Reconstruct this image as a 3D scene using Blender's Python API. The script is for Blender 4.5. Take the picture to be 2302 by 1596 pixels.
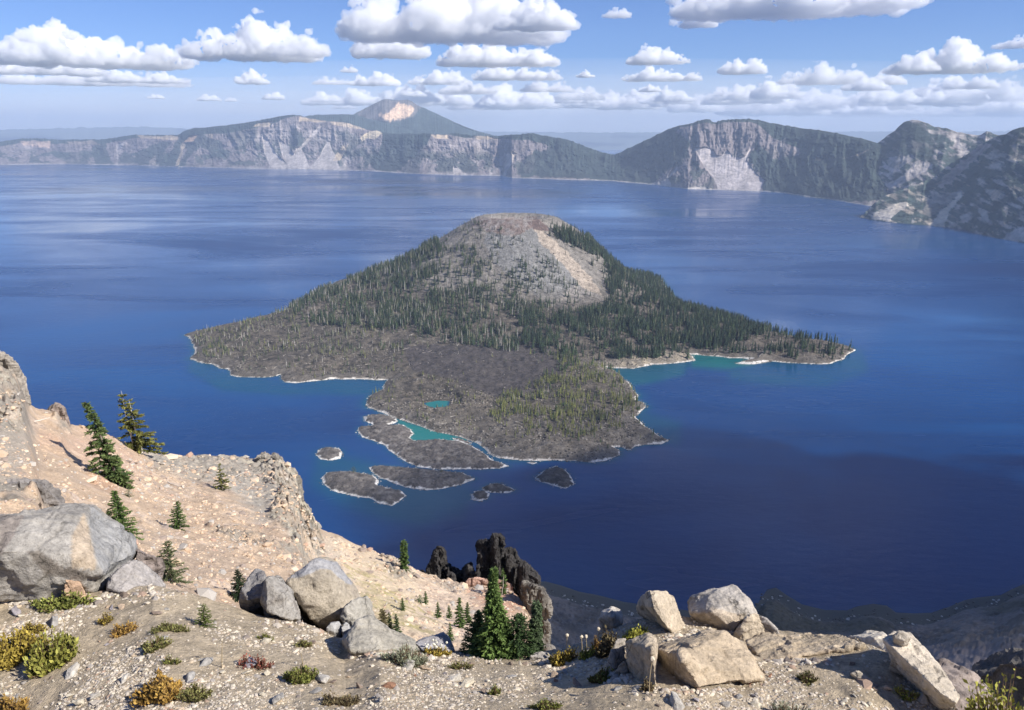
import bpy, bmesh, math, random
import numpy as np
from mathutils import Vector, Matrix

# ---------------------------------------------------------------- camera, sky, sun, exposure
sc = bpy.context.scene
for o in list(bpy.data.objects):
    bpy.data.objects.remove(o)
COL = sc.collection
R = math.radians
PITCH = R(15.8)
CAM = np.array([0.0, 0.0, 472.0])
F = 1807.0
cam_d = bpy.data.cameras.new('camera')
cam = bpy.data.objects.new('camera', cam_d)
COL.objects.link(cam)
cam.location = CAM
cam.rotation_euler = (math.pi / 2 - PITCH, 0, 0)
cam_d.sensor_width = 36
cam_d.lens = 36 * F / 2302
cam_d.clip_start = 0.1
cam_d.clip_end = 300000
sc.camera = cam

SUN_EL, SUN_AZ = R(40), R(114)          # azimuth clockwise from +Y (the view direction)
world = bpy.data.worlds.new('World')
sc.world = world
world.use_nodes = True
nt = world.node_tree
bg = nt.nodes['Background']
sky = nt.nodes.new('ShaderNodeTexSky')
sky.sky_type = 'NISHITA'
sky.sun_disc = False
sky.sun_elevation = SUN_EL
sky.sun_rotation = SUN_AZ
sky.altitude = 2300
sky.air_density = 1.0
sky.dust_density = 1.6
sky.ozone_density = 2.0
skm = nt.nodes.new('ShaderNodeMix')
skm.data_type = 'RGBA'
skm.blend_type = 'MULTIPLY'
skm.inputs[0].default_value = 1
skm.inputs[7].default_value = (.62, .80, 1.2, 1)
nt.links.new(sky.outputs[0], skm.inputs[6])
nt.links.new(skm.outputs[2], bg.inputs[0])
bg.inputs[1].default_value = 0.078

sd = bpy.data.lights.new('sun', 'SUN')
sun = bpy.data.objects.new('sun', sd)
COL.objects.link(sun)
sd.energy = 5.0
sd.angle = R(0.53)
sd.color = (1.0, 0.95, 0.87)
sdir = Vector((math.sin(SUN_AZ) * math.cos(SUN_EL), math.cos(SUN_AZ) * math.cos(SUN_EL), math.sin(SUN_EL)))
sun.rotation_euler = sdir.to_track_quat('Z', 'Y').to_euler()

sc.view_settings.view_transform = 'Standard'
sc.view_settings.look = 'None'
sc.view_settings.gamma = 1
sc.view_settings.exposure = 0.5
sc.render.engine = 'CYCLES'
cy = sc.cycles
cy.use_denoising = True
cy.max_bounces = 24
cy.diffuse_bounces = 2
cy.glossy_bounces = 2
cy.transmission_bounces = 2
cy.volume_bounces = 20
cy.transparent_max_bounces = 8
cy.use_fast_gi = False
cy.caustics_reflective = False
cy.caustics_refractive = False
cy.sample_clamp_indirect = 8

# ---------------------------------------------------------------- helpers
rng = np.random.default_rng(7)
random.seed(7)
sP, cP = math.sin(PITCH), math.cos(PITCH)


def ray(x, y):
    """direction of the photograph's pixel in a 2302x1596 frame (surveying aid for placing things in metres)"""
    x = np.asarray(x, float); y = np.asarray(y, float)
    u = (x - 1151) / F; v = (798 - y) / F
    return u, cP + v * sP, -sP + v * cP


def azt(x, y):
    rx, ry, rz = ray(x, y)
    return np.arctan2(rx, ry), -rz / np.hypot(rx, ry)


def at(x, y, D):
    """world point seen at pixel x,y at horizontal distance D"""
    a, t = azt(x, y)
    return np.stack([D * np.sin(a), D * np.cos(a), CAM[2] - D * t], -1)


def lake_pt(x, y, z=0.0):
    a, t = azt(x, y)
    D = (CAM[2] - z) / t
    return np.stack([D * np.sin(a), D * np.cos(a)], -1)


def to_px(P):
    P = np.asarray(P, float)
    X = P[..., 0]; Y = P[..., 1]; Z = P[..., 2] - CAM[2]
    f = Y * cP - Z * sP
    u = Y * sP + Z * cP
    return 1151 + F * X / f, 798 - F * u / f


def _hash(ix, iy, iz, seed):
    h = (ix.astype(np.uint32) * np.uint32(374761393) + iy.astype(np.uint32) * np.uint32(668265263)
         + iz.astype(np.uint32) * np.uint32(2147483647) + np.uint32(seed * 974711 + 12345))
    h = (h ^ (h >> np.uint32(13))) * np.uint32(1274126177)
    h = h ^ (h >> np.uint32(16))
    return (h * np.uint32(2246822519) >> np.uint32(8)).astype(np.float32) / np.float32(16777216.0)


def vnoise(p, seed=0):
    """value noise, p (N,3) -> [-1,1]"""
    with np.errstate(over='ignore'):
        p = np.asarray(p, np.float64)
        i = np.floor(p)
        f = (p - i).astype(np.float32)
        i = i.astype(np.int64)
        f = f * f * f * (f * (f * 6 - 15) + 10)
        r = 0
        for dx in (0, 1):
            wx = f[:, 0] if dx else 1 - f[:, 0]
            for dy in (0, 1):
                wy = f[:, 1] if dy else 1 - f[:, 1]
                for dz in (0, 1):
                    wz = f[:, 2] if dz else 1 - f[:, 2]
                    r = r + wx * wy * wz * _hash(i[:, 0] + dx, i[:, 1] + dy, i[:, 2] + dz, seed)
    return r * 2 - 1


def fbm(p, octv=4, seed=0, gain=0.5):
    p = np.asarray(p, float)
    a, s, t = 1.0, 0, 0
    for k in range(octv):
        s = s + a * vnoise(p * (2.03 ** k) + 17.3 * k, seed + k)
        t += a
        a *= gain
    return s / t


def ridged(p, octv=4, seed=0, gain=0.5):
    p = np.asarray(p, float)
    a, s, t = 1.0, 0, 0
    for k in range(octv):
        s = s + a * (1 - np.abs(vnoise(p * (2.03 ** k) + 9.1 * k, seed + k)) * 2)
        t += a
        a *= gain
    return s / t


def blocks(p, seed=0):
    """piecewise constant cells, sheared so that the joints do not line up"""
    p = np.asarray(p, float)
    q = np.stack([p[:, 0] + .35 * p[:, 1] + .2 * p[:, 2], p[:, 1] - .3 * p[:, 0] + .15 * p[:, 2], p[:, 2] + .12 * p[:, 0] - .18 * p[:, 1]], -1)
    i = np.floor(q).astype(np.int64)
    with np.errstate(over='ignore'):
        return _hash(i[:, 0], i[:, 1], i[:, 2], seed) * 2 - 1


def p3(*a):
    n = max(np.size(q) for q in a)
    return np.stack([np.broadcast_to(np.asarray(q, float).ravel(), (n,)) for q in a] + [np.zeros(n)] * (3 - len(a)), -1)


def sstep(a, b, x):
    t = np.clip((x - a) / (b - a), 0, 1)
    return t * t * (3 - 2 * t)


def inpoly(px, py, poly):
    poly = np.asarray(poly, float)
    inside = np.zeros(px.shape, bool)
    n = len(poly)
    j = n - 1
    for i in range(n):
        xi, yi = poly[i]; xj, yj = poly[j]
        c = ((yi > py) != (yj > py)) & (px < (xj - xi) * (py - yi) / (yj - yi + 1e-12) + xi)
        inside ^= c
        j = i
    return inside


def polydist(px, py, poly, closed=True):
    poly = np.asarray(poly, float)
    d = np.full(px.shape, 1e18)
    n = len(poly)
    for i in range(n if closed else n - 1):
        a = poly[i]; b = poly[(i + 1) % n]
        ab = b - a
        L = (ab ** 2).sum() + 1e-12
        t = np.clip(((px - a[0]) * ab[0] + (py - a[1]) * ab[1]) / L, 0, 1)
        dd = (px - a[0] - t * ab[0]) ** 2 + (py - a[1] - t * ab[1]) ** 2
        d = np.minimum(d, dd)
    return np.sqrt(d)


def mk_mesh(name, V, Fc, smooth=True, attrs=None):
    V = np.ascontiguousarray(V, np.float32)
    me = bpy.data.meshes.new(name)
    me.vertices.add(len(V))
    me.vertices.foreach_set('co', V.ravel())
    if isinstance(Fc, np.ndarray):
        k = Fc.shape[1]
        me.loops.add(Fc.size)
        me.loops.foreach_set('vertex_index', np.ascontiguousarray(Fc, np.int32).ravel())
        me.polygons.add(len(Fc))
        me.polygons.foreach_set('loop_start', np.arange(0, Fc.size, k, dtype=np.int32))
        me.polygons.foreach_set('loop_total', np.full(len(Fc), k, np.int32))
    me.update(calc_edges=True)
    me.validate()
    me.polygons.foreach_set('use_smooth', np.full(len(me.polygons), smooth, bool))
    for k, v in (attrs or {}).items():
        v = np.asarray(v, np.float32)
        if v.ndim == 1:
            a = me.attributes.new(k, 'FLOAT', 'POINT')
            a.data.foreach_set('value', v)
        else:
            if v.shape[1] == 3:
                v = np.concatenate([v, np.ones((len(v), 1), np.float32)], 1)
            a = me.attributes.new(k, 'FLOAT_COLOR', 'POINT')
            a.data.foreach_set('color', np.ascontiguousarray(v).ravel())
    return me


def link(name, me, mat=None, parent=None, loc=None):
    o = bpy.data.objects.new(name, me)
    COL.objects.link(o)
    if me is not None and mat is not None and not me.materials:
        me.materials.append(mat)
    if parent is not None:
        o.parent = parent
    if loc is not None:
        o.location = loc
    return o


def tag(o, label=None, cat=None, group=None, kind=None):
    if label: o['label'] = label
    if cat: o['category'] = cat
    if group: o['group'] = group
    if kind: o['kind'] = kind
    return o


def gridfaces(nr, nc, mask=None):
    i = np.arange((nr - 1) * (nc - 1))
    r, c = i // (nc - 1), i % (nc - 1)
    a = r * nc + c
    Q = np.stack([a, a + 1, a + nc + 1, a + nc], -1)
    return Q if mask is None else Q[mask]


# ---------------------------------------------------------------- materials
def mat_new(name):
    m = bpy.data.materials.new(name)
    m.use_nodes = True
    n = m.node_tree
    return m, n, n.nodes['Principled BSDF']


def N(n, t, **kw):
    x = n.nodes.new(t)
    for k, v in kw.items():
        if k.startswith('i_'):
            x.inputs[int(k[2:])].default_value = v
        else:
            setattr(x, k, v)
    return x


def noise_node(n, scale, detail=6, rough=0.55, coord=None, dist=0.0, vec=None):
    t = N(n, 'ShaderNodeTexNoise')
    t.inputs['Scale'].default_value = scale
    t.inputs['Detail'].default_value = detail
    t.inputs['Roughness'].default_value = rough
    t.inputs['Distortion'].default_value = dist
    if vec is not None:
        n.links.new(vec, t.inputs['Vector'])
    return t


def ramp(n, fac, stops, interp='LINEAR'):
    r = N(n, 'ShaderNodeValToRGB')
    r.color_ramp.interpolation = interp
    e = r.color_ramp.elements
    while len(e) < len(stops):
        e.new(0.5)
    for k, (p, c) in enumerate(stops):
        e[k].position = p
        c = (c, c, c) if np.isscalar(c) else c
        e[k].color = (*c, 1)
    n.links.new(fac, r.inputs[0])
    return r.outputs[0]


def mixc(n, fac, a, b, blend='MIX'):
    m = N(n, 'ShaderNodeMix', data_type='RGBA', blend_type=blend)
    for sock, v in ((m.inputs[0], fac), (m.inputs[6], a), (m.inputs[7], b)):
        if hasattr(v, 'is_linked'):
            n.links.new(v, sock)
        elif np.isscalar(v):
            sock.default_value = v
        else:
            sock.default_value = (*v, 1)
    return m.outputs[2]


def mapr(n, v, a, b, c, d, clamp=True):
    m = N(n, 'ShaderNodeMapRange', clamp=clamp)
    n.links.new(v, m.inputs[0])
    for k, q in enumerate((a, b, c, d)):
        m.inputs[k + 1].default_value = q
    return m.outputs[0]


def bump(n, bsdf, h, strength, dist, prev=None):
    b = N(n, 'ShaderNodeBump')
    b.inputs['Strength'].default_value = strength
    b.inputs['Distance'].default_value = dist
    n.links.new(h, b.inputs['Height'])
    if prev is not None:
        n.links.new(prev, b.inputs['Normal'])
    n.links.new(b.outputs[0], bsdf.inputs['Normal'])
    return b.outputs[0]


def wpos(n, scale=(1, 1, 1), rot=(0, 0, 0)):
    g = N(n, 'ShaderNodeNewGeometry')
    m = N(n, 'ShaderNodeMapping')
    m.inputs['Scale'].default_value = scale
    m.inputs['Rotation'].default_value = rot
    n.links.new(g.outputs['Position'], m.inputs['Vector'])
    return m.outputs[0]


def attr(n, name):
    return N(n, 'ShaderNodeAttribute', attribute_name=name)


def mat_attr_terrain(name, sc1, sc2, contrast=0.5, bump_d=0.0, bump_s=0.6, rough=0.95):
    """albedo attribute 'col' broken up by world-space noise"""
    m, n, b = mat_new(name)
    a = attr(n, 'col')
    v = wpos(n)
    n1 = noise_node(n, sc1, 8, 0.65, vec=v)
    n2 = noise_node(n, sc2, 5, 0.7, vec=v)
    f = N(n, 'ShaderNodeMath', operation='ADD')
    n.links.new(n1.outputs[0], f.inputs[0]); n.links.new(n2.outputs[0], f.inputs[1])
    k = mapr(n, f.outputs[0], 0.7, 1.3, 1 - contrast, 1 + contrast, False)
    col = mixc(n, 1.0, a.outputs['Color'], k, 'MULTIPLY')
    n.links.new(col, b.inputs['Base Color'])
    b.inputs['Roughness'].default_value = rough
    b.inputs['Specular IOR Level'].default_value = 0.15
    if bump_d:
        bump(n, b, f.outputs[0], bump_s, bump_d)
    return m

# ---------------------------------------------------------------- the island
SH_FRONT = [(415, 753), (428, 762), (434, 775), (440, 785), (436, 797), (428, 806), (445, 813), (465, 817), (482, 819), (492, 827), (515, 831),
            (517, 843), (535, 847), (560, 848), (590, 849), (612, 847), (633, 842), (634, 853), (645, 859), (665, 861), (690, 858), (720, 856),
            (752, 852), (790, 853), (830, 853), (868, 854), (866, 864), (858, 874), (846, 882), (836, 887), (828, 897), (822, 906),
            (826, 917), (850, 925), (880, 936), (905, 944), (940, 958), (985, 972), (1020, 978), (1050, 988), (1072, 996), (1085, 1007),
            (1105, 1020), (1125, 1029), (1155, 1033), (1200, 1037), (1250, 1036), (1290, 1035), (1330, 1040), (1365, 1035), (1390, 1023),
            (1391, 1012), (1376, 1004), (1400, 1006), (1416, 1012), (1430, 1003), (1450, 999), (1485, 997), (1503, 989), (1482, 981),
            (1462, 968), (1440, 950), (1430, 938), (1438, 925), (1454, 914), (1444, 905), (1430, 899), (1434, 889), (1420, 868),
            (1400, 848), (1378, 832), (1345, 824), (1380, 828), (1422, 829), (1445, 824), (1470, 819), (1500, 818), (1540, 814), (1563, 810),
            (1560, 801), (1545, 797), (1572, 797), (1605, 801), (1640, 804), (1672, 805), (1688, 808), (1668, 813), (1652, 817),
            (1680, 819), (1712, 817), (1738, 812), (1770, 816), (1800, 817), (1840, 819), (1868, 817), (1892, 809), (1905, 797), (1925, 786)]
SH_BACK = [(1900, 776), (1850, 768), (1790, 760), (1720, 742), (1650, 722), (1580, 702), (1530, 690)]
SH_BACK2 = [(640, 700), (560, 719), (500, 733), (440, 746)]
poly_main = [lake_pt(x, y) for x, y in SH_FRONT] + [lake_pt(x, y) for x, y in SH_BACK] + \
            [np.array(q, float) for q in ((480, 2560), (300, 2740), (0, 2810), (-300, 2740), (-560, 2520))] + \
            [lake_pt(x, y) for x, y in SH_BACK2]
poly_main = np.array(poly_main)


def rough_poly(poly, amp, seed, step=14):
    """resample a shoreline and give it small coves"""
    poly = np.asarray(poly)
    out = []
    n = len(poly)
    for i in range(n):
        a, b = poly[i], poly[(i + 1) % n]
        L = np.hypot(*(b - a))
        k = max(1, int(L / step))
        for q in range(k):
            out.append(a + (b - a) * q / k)
    out = np.array(out)
    d = np.stack([fbm(p3(out[:, 0] / 22, out[:, 1] / 22, 3.1), 3, seed), fbm(p3(out[:, 0] / 22, out[:, 1] / 22, 8.7), 3, seed + 5)], -1)
    return out + d * amp


islets_px = {
    'long': [(818, 937), (835, 932), (862, 932), (890, 940), (893, 948), (880, 953), (868, 955), (905, 955), (925, 968), (928, 976), (920, 984),
             (930, 991), (985, 988), (1030, 992), (1062, 1003), (1080, 1015), (1110, 1035), (1142, 1047), (1120, 1053), (1080, 1055), (1030, 1055),
             (985, 1055), (940, 1049), (915, 1040), (900, 1030), (875, 1012), (865, 1000), (840, 990), (815, 982), (803, 970), (806, 960),
             (830, 957), (840, 955), (822, 947)],
    'finger': [(1015, 984), (1035, 986), (1062, 996), (1048, 999), (1030, 994)],
    'west': [(710, 1020), (722, 1009), (742, 1005), (762, 1009), (769, 1020), (765, 1031), (745, 1035), (720, 1032)],
    'front': [(722, 1072), (735, 1063), (765, 1060), (800, 1061), (838, 1068), (852, 1080), (848, 1092), (880, 1098), (905, 1104), (913, 1114), (900, 1125),
              (880, 1137), (850, 1131), (830, 1120), (790, 1114), (760, 1107), (735, 1095), (724, 1084)],
    'lens': [(828, 1051), (855, 1047), (900, 1050), (950, 1055), (1000, 1058), (1040, 1064), (1068, 1077), (1045, 1088), (1000, 1098), (960, 1102),
             (925, 1097), (890, 1088), (855, 1074), (838, 1062)],
    'small': [(1058, 1112), (1072, 1103), (1090, 1103), (1101, 1110), (1098, 1121), (1080, 1127), (1064, 1124)],
    'smalltwo': [(1084, 1097), (1100, 1088), (1120, 1087), (1150, 1096), (1156, 1103), (1140, 1109), (1105, 1108), (1090, 1104)],
    'dark': [(1202, 1074), (1222, 1058), (1250, 1048), (1270, 1056), (1284, 1070), (1292, 1088), (1272, 1098), (1240, 1090), (1210, 1082)],
    'skerry': [(1184, 1040), (1196, 1038), (1208, 1040), (1198, 1044)],
}
poly_islets = {k: np.array([lake_pt(x, y) for x, y in v]) for k, v in islets_px.items()}
poly_main = rough_poly(poly_main, 5.0, 3)
poly_islets = {k: rough_poly(v, 2.5 if len(v) > 6 else 1.0, 11 + i, 6) for i, (k, v) in enumerate(poly_islets.items())}
tarn = np.array([lake_pt(x, y, 1.0) for x, y in [(958, 906), (985, 901), (1006, 902), (1003, 912), (985, 916), (968, 911)]])
CONE = np.array([15.0, 2255.0])


def cone_profile(r):
    return np.interp(r, [0, 40, 72, 92, 108, 165, 240, 305, 375, 455, 560, 700, 950], [212, 217, 231, 235, 231, 197, 147, 107, 72, 46, 27, 14, 6])


def height_main(x, y, fine=True):
    sd = polydist(x, y, poly_main)
    ins = inpoly(x, y, poly_main)
    sd = np.where(ins, sd, -sd)
    r = np.hypot(x - CONE[0], (y - CONE[1]))
    ang = np.arctan2(x - CONE[0], y - CONE[1])
    rr = r * (1 + 0.05 * np.sin(ang * 2 + 1) + 0.03 * fbm(p3(np.cos(ang) * 2, np.sin(ang) * 2, 1.0), 2, 4))
    px, py = to_px(np.stack([x, y, np.zeros_like(x)], -1))
    hc = cone_profile(rr)
    # left flank carries a broad shoulder of lava
    lob = 26 * np.exp(-(((x + 480) / 260) ** 2 + ((y - 2080) / 220) ** 2))
    base = hc + lob
    hum = fbm(p3(x / 130, y / 130, 0), 4, 21)
    lava = sstep(300, 430, rr)
    base = base + lava * (hum * 9)
    base = np.maximum(base, 5 + 2 * hum)
    shore = 5.2 * (1 - np.exp(-np.maximum(sd, 0) / 9)) + np.maximum(sd, 0) * 0.11 + np.maximum(sd - 110, 0) * .95
    h = np.minimum(shore, base)
    k = np.clip((shore - base) / 8 + .5, 0, 1)
    h = shore * (1 - k) + base * k - 4 * k * (1 - k)
    if fine:
        rg = ridged(p3(x / 34, y / 20, 3), 3, 31)
        blk = fbm(p3(x / 9, y / 9, 5), 3, 41, 0.7)
        h = h + lava * sstep(0, 30, sd) * (rg * 3.0 + blk * 2.6) + (1 - lava) * blk * 1.5
        # gullies of loose scoria on the cone
        h = h - (1 - lava) * 1.6 * ridged(p3(ang * 9 + .8 * blk, r / 90, 2), 4, 51) * sstep(90, 140, r)
        h = np.where(sd < 14, np.minimum(h, shore + blk * 0.8 * sstep(0, 4, sd)), h)
    td = polydist(x, y, tarn)
    td = np.where(inpoly(x, y, tarn), -td, td)
    h = np.where(td < 26, np.minimum(h, -1.0 + 0.24 * np.maximum(td, -4)), h)
    h = np.where(sd < 0, np.maximum(sd * 0.35, -10), h)
    return h, sd, rr, lava, td


def grid_island(name, polys_h, x0, x1, y0, y1, step):
    nx, ny = int((x1 - x0) / step) + 1, int((y1 - y0) / step) + 1
    X, Y = np.meshgrid(np.linspace(x0, x1, nx), np.linspace(y0, y1, ny))
    return X.ravel(), Y.ravel(), nx, ny


def compact(V, Q, attrs):
    used = np.zeros(len(V), bool)
    used[Q.ravel()] = True
    idx = np.cumsum(used) - 1
    return V[used], idx[Q], {k: v[used] for k, v in attrs.items()}


def lerp(a, b, t):
    return a + (b - a) * t[:, None] if np.ndim(t) else a + (b - a) * t


C = lambda *v: np.array(v, float)


def island_color(x, y, z, sd, rr, lava, td):
    n = len(x)
    px, py = to_px(np.stack([x, y, z], -1))
    nz = fbm(p3(x / 60, y / 60, 9), 4, 61)
    nf = fbm(p3(x / 12, y / 12, 9), 3, 71)
    wx, wy = px + nz * 14 + nf * 5, py + nz * 7 + nf * 4
    col = np.tile(C(.098, .085, .070), (n, 1))
    col = lerp(col, C(.135, .115, .092), sstep(-.1, .5, nz) * 0.8)
    col = lerp(col, C(.042, .037, .032), sstep(.0, .45, nf) * 0.85)
    # smooth dark scoria flats on the middle apron
    flat = inpoly(wx, wy, [(900, 775), (1200, 770), (1300, 810), (1230, 870), (1130, 900), (1010, 850), (930, 835)])
    col = np.where(flat[:, None], C(.070, .061, .058) * (1 + .12 * nf[:, None]), col)
    # cone
    cone = 1 - lava
    cc = np.tile(C(.205, .186, .162), (n, 1))
    grey = inpoly(wx, wy, [(1090, 520), (1200, 500), (1250, 560), (1310, 640), (1300, 705), (1240, 690), (1170, 640), (1110, 590)])
    cc = np.where(grey[:, None], C(.215, .208, .195) + nf[:, None] * .06, cc)
    tan = inpoly(wx + nf * 6, wy, [(1208, 518), (1222, 514), (1285, 575), (1335, 632), (1362, 668), (1330, 672), (1290, 625), (1250, 580), (1222, 550)])
    cc = np.where(tan[:, None], C(.36, .30, .24) * (1 + .12 * nf[:, None]), cc)
    tan2 = inpoly(wx, wy, [(1015, 700), (1022, 660), (1035, 655), (1032, 680), (1022, 705)])
    cc = np.where(tan2[:, None], C(.40, .35, .28), cc)
    pale = inpoly(wx, wy, [(1290, 640), (1365, 670), (1350, 690), (1300, 708), (1255, 680)])
    cc = np.where(pale[:, None], C(.29, .265, .24), cc)
    red = inpoly(wx, wy, [(1080, 490), (1215, 488), (1225, 505), (1180, 520), (1140, 530), (1100, 520), (1060, 515)])
    cc = np.where(red[:, None], lerp(C(.19, .145, .125), C(.27, .24, .22), sstep(-.3, .4, nf)), cc)
    dk = inpoly(wx, wy, [(1190, 502), (1212, 494), (1236, 512), (1240, 522), (1205, 520)])
    cc = np.where(dk[:, None], C(.13, .095, .085), cc)
    streak = ridged(p3(np.arctan2(x - CONE[0], y - CONE[1]) * 12 + nz, rr / 120, 4), 4, 81)
    cc = cc * (1 + .16 * streak[:, None]) * (1 - .25 * sstep(.2, .6, nf)[:, None])
    col = lerp(col, cc, np.maximum(cone, 0))
    # blocky grey rubble near the shores, yellow-brown tinge on the near apron
    rub = sstep(60, 10, sd) * .6 + sstep(880, 960, py) * .5
    col = lerp(col, C(.19, .17, .145), np.clip(rub * (0.5 + nf), 0, .8))
    beach = inpoly(wx, wy, [(1340, 830), (1420, 795), (1500, 790), (1570, 795), (1565, 815), (1430, 835)])
    col = np.where(beach[:, None], lerp(C(.20, .175, .14), C(.32, .27, .2), sstep(-.2, .5, nf)), col)
    # bleached band that high water leaves along the shore
    ring = (z < .85 + nf * 1.7 + fbm(p3(x / 26, y / 26, 4), 2, 77) * 1.6) & (z > -0.3) & (td > 20)
    col = np.where(ring[:, None], C(.62, .58, .52), col)
    spit = inpoly(px, py, [(1600, 800), (1645, 803), (1690, 803), (1730, 812), (1650, 822), (1645, 814), (1672, 808)])
    col = np.where(spit[:, None] & (z[:, None] < 3.5), C(.6, .57, .52), col)
    col = np.where((z < -0.3)[:, None], C(.2, .19, .16), col)
    return np.clip(col, .02, .8)


m_island = mat_attr_terrain('lava rock', .35, .09, .7, 2.2, 1.0)
X, Y, nx, ny = grid_island('', None, poly_main[:, 0].min() - 20, poly_main[:, 0].max() + 20, poly_main[:, 1].min() - 20, poly_main[:, 1].max() + 20, 2.6)
Hm, SD, RR, LV, TD = height_main(X, Y)
Vi = np.stack([X, Y, Hm], -1)
ci = island_color(X, Y, Hm, SD, RR, LV, TD)
Q = gridfaces(ny, nx)
Q = Q[(SD[Q] > -16).all(1)]
Vi2, Q2, at2 = compact(Vi, Q, {'col': ci})
isl = link('island_terrain', mk_mesh('island_terrain', Vi2, Q2, True, at2), m_island)
tag(isl, 'dark volcanic cone island with lava aprons rising from the blue lake', None, None, 'structure')
ISL = (X.reshape(ny, nx)[0], Y.reshape(ny, nx)[:, 0], Hm.reshape(ny, nx), SD.reshape(ny, nx))


def isl_h(x, y):
    xs, ys, H, S = ISL
    fx = np.clip((x - xs[0]) / (xs[1] - xs[0]), 0, len(xs) - 2.001)
    fy = np.clip((y - ys[0]) / (ys[1] - ys[0]), 0, len(ys) - 2.001)
    i, j = fx.astype(int), fy.astype(int)
    u, v = fx - i, fy - j
    h = H[j, i] * (1 - u) * (1 - v) + H[j, i + 1] * u * (1 - v) + H[j + 1, i] * (1 - u) * v + H[j + 1, i + 1] * u * v
    return h, S[j, i]


isl_labels = {
    'long': 'long low grey lava islet beside the turquoise lagoon',
    'finger': 'narrow pale spit of rubble at the lagoon mouth',
    'west': 'small round pale grey islet farthest out on its own',
    'front': 'lumpy grey lava islet with a thick white rim and one bush',
    'lens': 'lens shaped brown lava islet between its two larger neighbours',
    'small': 'tiny round dark islet ringed with white stones',
    'smalltwo': 'small flat dark islet touching the tiny round one',
    'dark': 'dark triangular lava islet alone in shaded water',
    'skerry': 'tiny dark rock awash just off the shaded shore'}
for k, (nm, pl) in enumerate(poly_islets.items()):
    st = 1.2 if nm not in ('long', 'lens', 'front') else 1.5
    x, y, nx, ny = grid_island('', None, pl[:, 0].min() - 8, pl[:, 0].max() + 8, pl[:, 1].min() - 8, pl[:, 1].max() + 8, st)
    d = polydist(x, y, pl)
    d = np.where(inpoly(x, y, pl), d, -d)
    big = nm in ('long', 'lens', 'front', 'dark', 'west')
    hh = 2.6 * (1 - np.exp(-np.maximum(d, 0) / 5)) + np.maximum(d, 0) * (.10 if big else .12)
    blk = fbm(p3(x / 5, y / 5, k), 3, 90 + k, .7)
    hh = hh + sstep(0, 6, d) * (1.6 * blk + 1.3 * ridged(p3(x / 18, y / 12, k), 2, 97))
    hh = np.where(d < 0, np.maximum(d * .4, -4), hh)
    nf = fbm(p3(x / 7, y / 7, 2), 3, 99)
    col = lerp(np.tile(C(.11, .097, .088), (len(x), 1)), C(.19, .172, .155), sstep(-.2, .6, nf))
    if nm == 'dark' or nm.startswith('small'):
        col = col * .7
    ring = (d < 2.0 + 4.2 * nf) & (d > -1.5)
    col = np.where(ring[:, None], C(.64, .61, .56), col)
    q = gridfaces(ny, nx)
    q = q[(d[q] > -7).all(1)]
    v2, q2, a2 = compact(np.stack([x, y, hh], -1), q, {'col': col})
    o = link('islet', mk_mesh('islet', v2, q2, True, a2), m_island)
    tag(o, isl_labels[nm], None, None, 'structure')

# ---------------------------------------------------------------- near shore curve, used by the lake bottom tint and by the slope
NEAR_SHORE = [(-900, 1250), (-300, 1290), (300, 1330), (800, 1345), (1150, 1340), (1225, 1332), (1262, 1342), (1300, 1356), (1350, 1366), (1400, 1380), (1480, 1392), (1560, 1402),
              (1640, 1404), (1690, 1398), (1706, 1376), (1722, 1350), (1742, 1345), (1765, 1362), (1800, 1384), (1850, 1397), (1900, 1398), (1925, 1388), (1960, 1382),
              (1990, 1386), (2010, 1402), (2050, 1404), (2090, 1402), (2130, 1388), (2165, 1372), (2190, 1366), (2245, 1360), (2270, 1346),
              (2302, 1332), (2420, 1330), (2700, 1300), (3000, 1340)]
near_xy = np.array([lake_pt(x, y) for x, y in NEAR_SHORE])

# ---------------------------------------------------------------- the lake, one sheet
def axis(a, b, da, db, step, far):
    core = np.arange(a, b + step, step)
    lo, hi = [], []
    s = step
    q = a
    while q > far[0]:
        s *= 1.18; q -= s; lo.append(q)
    s = step
    q = core[-1]
    while q < far[1]:
        s *= 1.18; q += s; hi.append(q)
    return np.concatenate([lo[::-1], core, hi])


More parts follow.
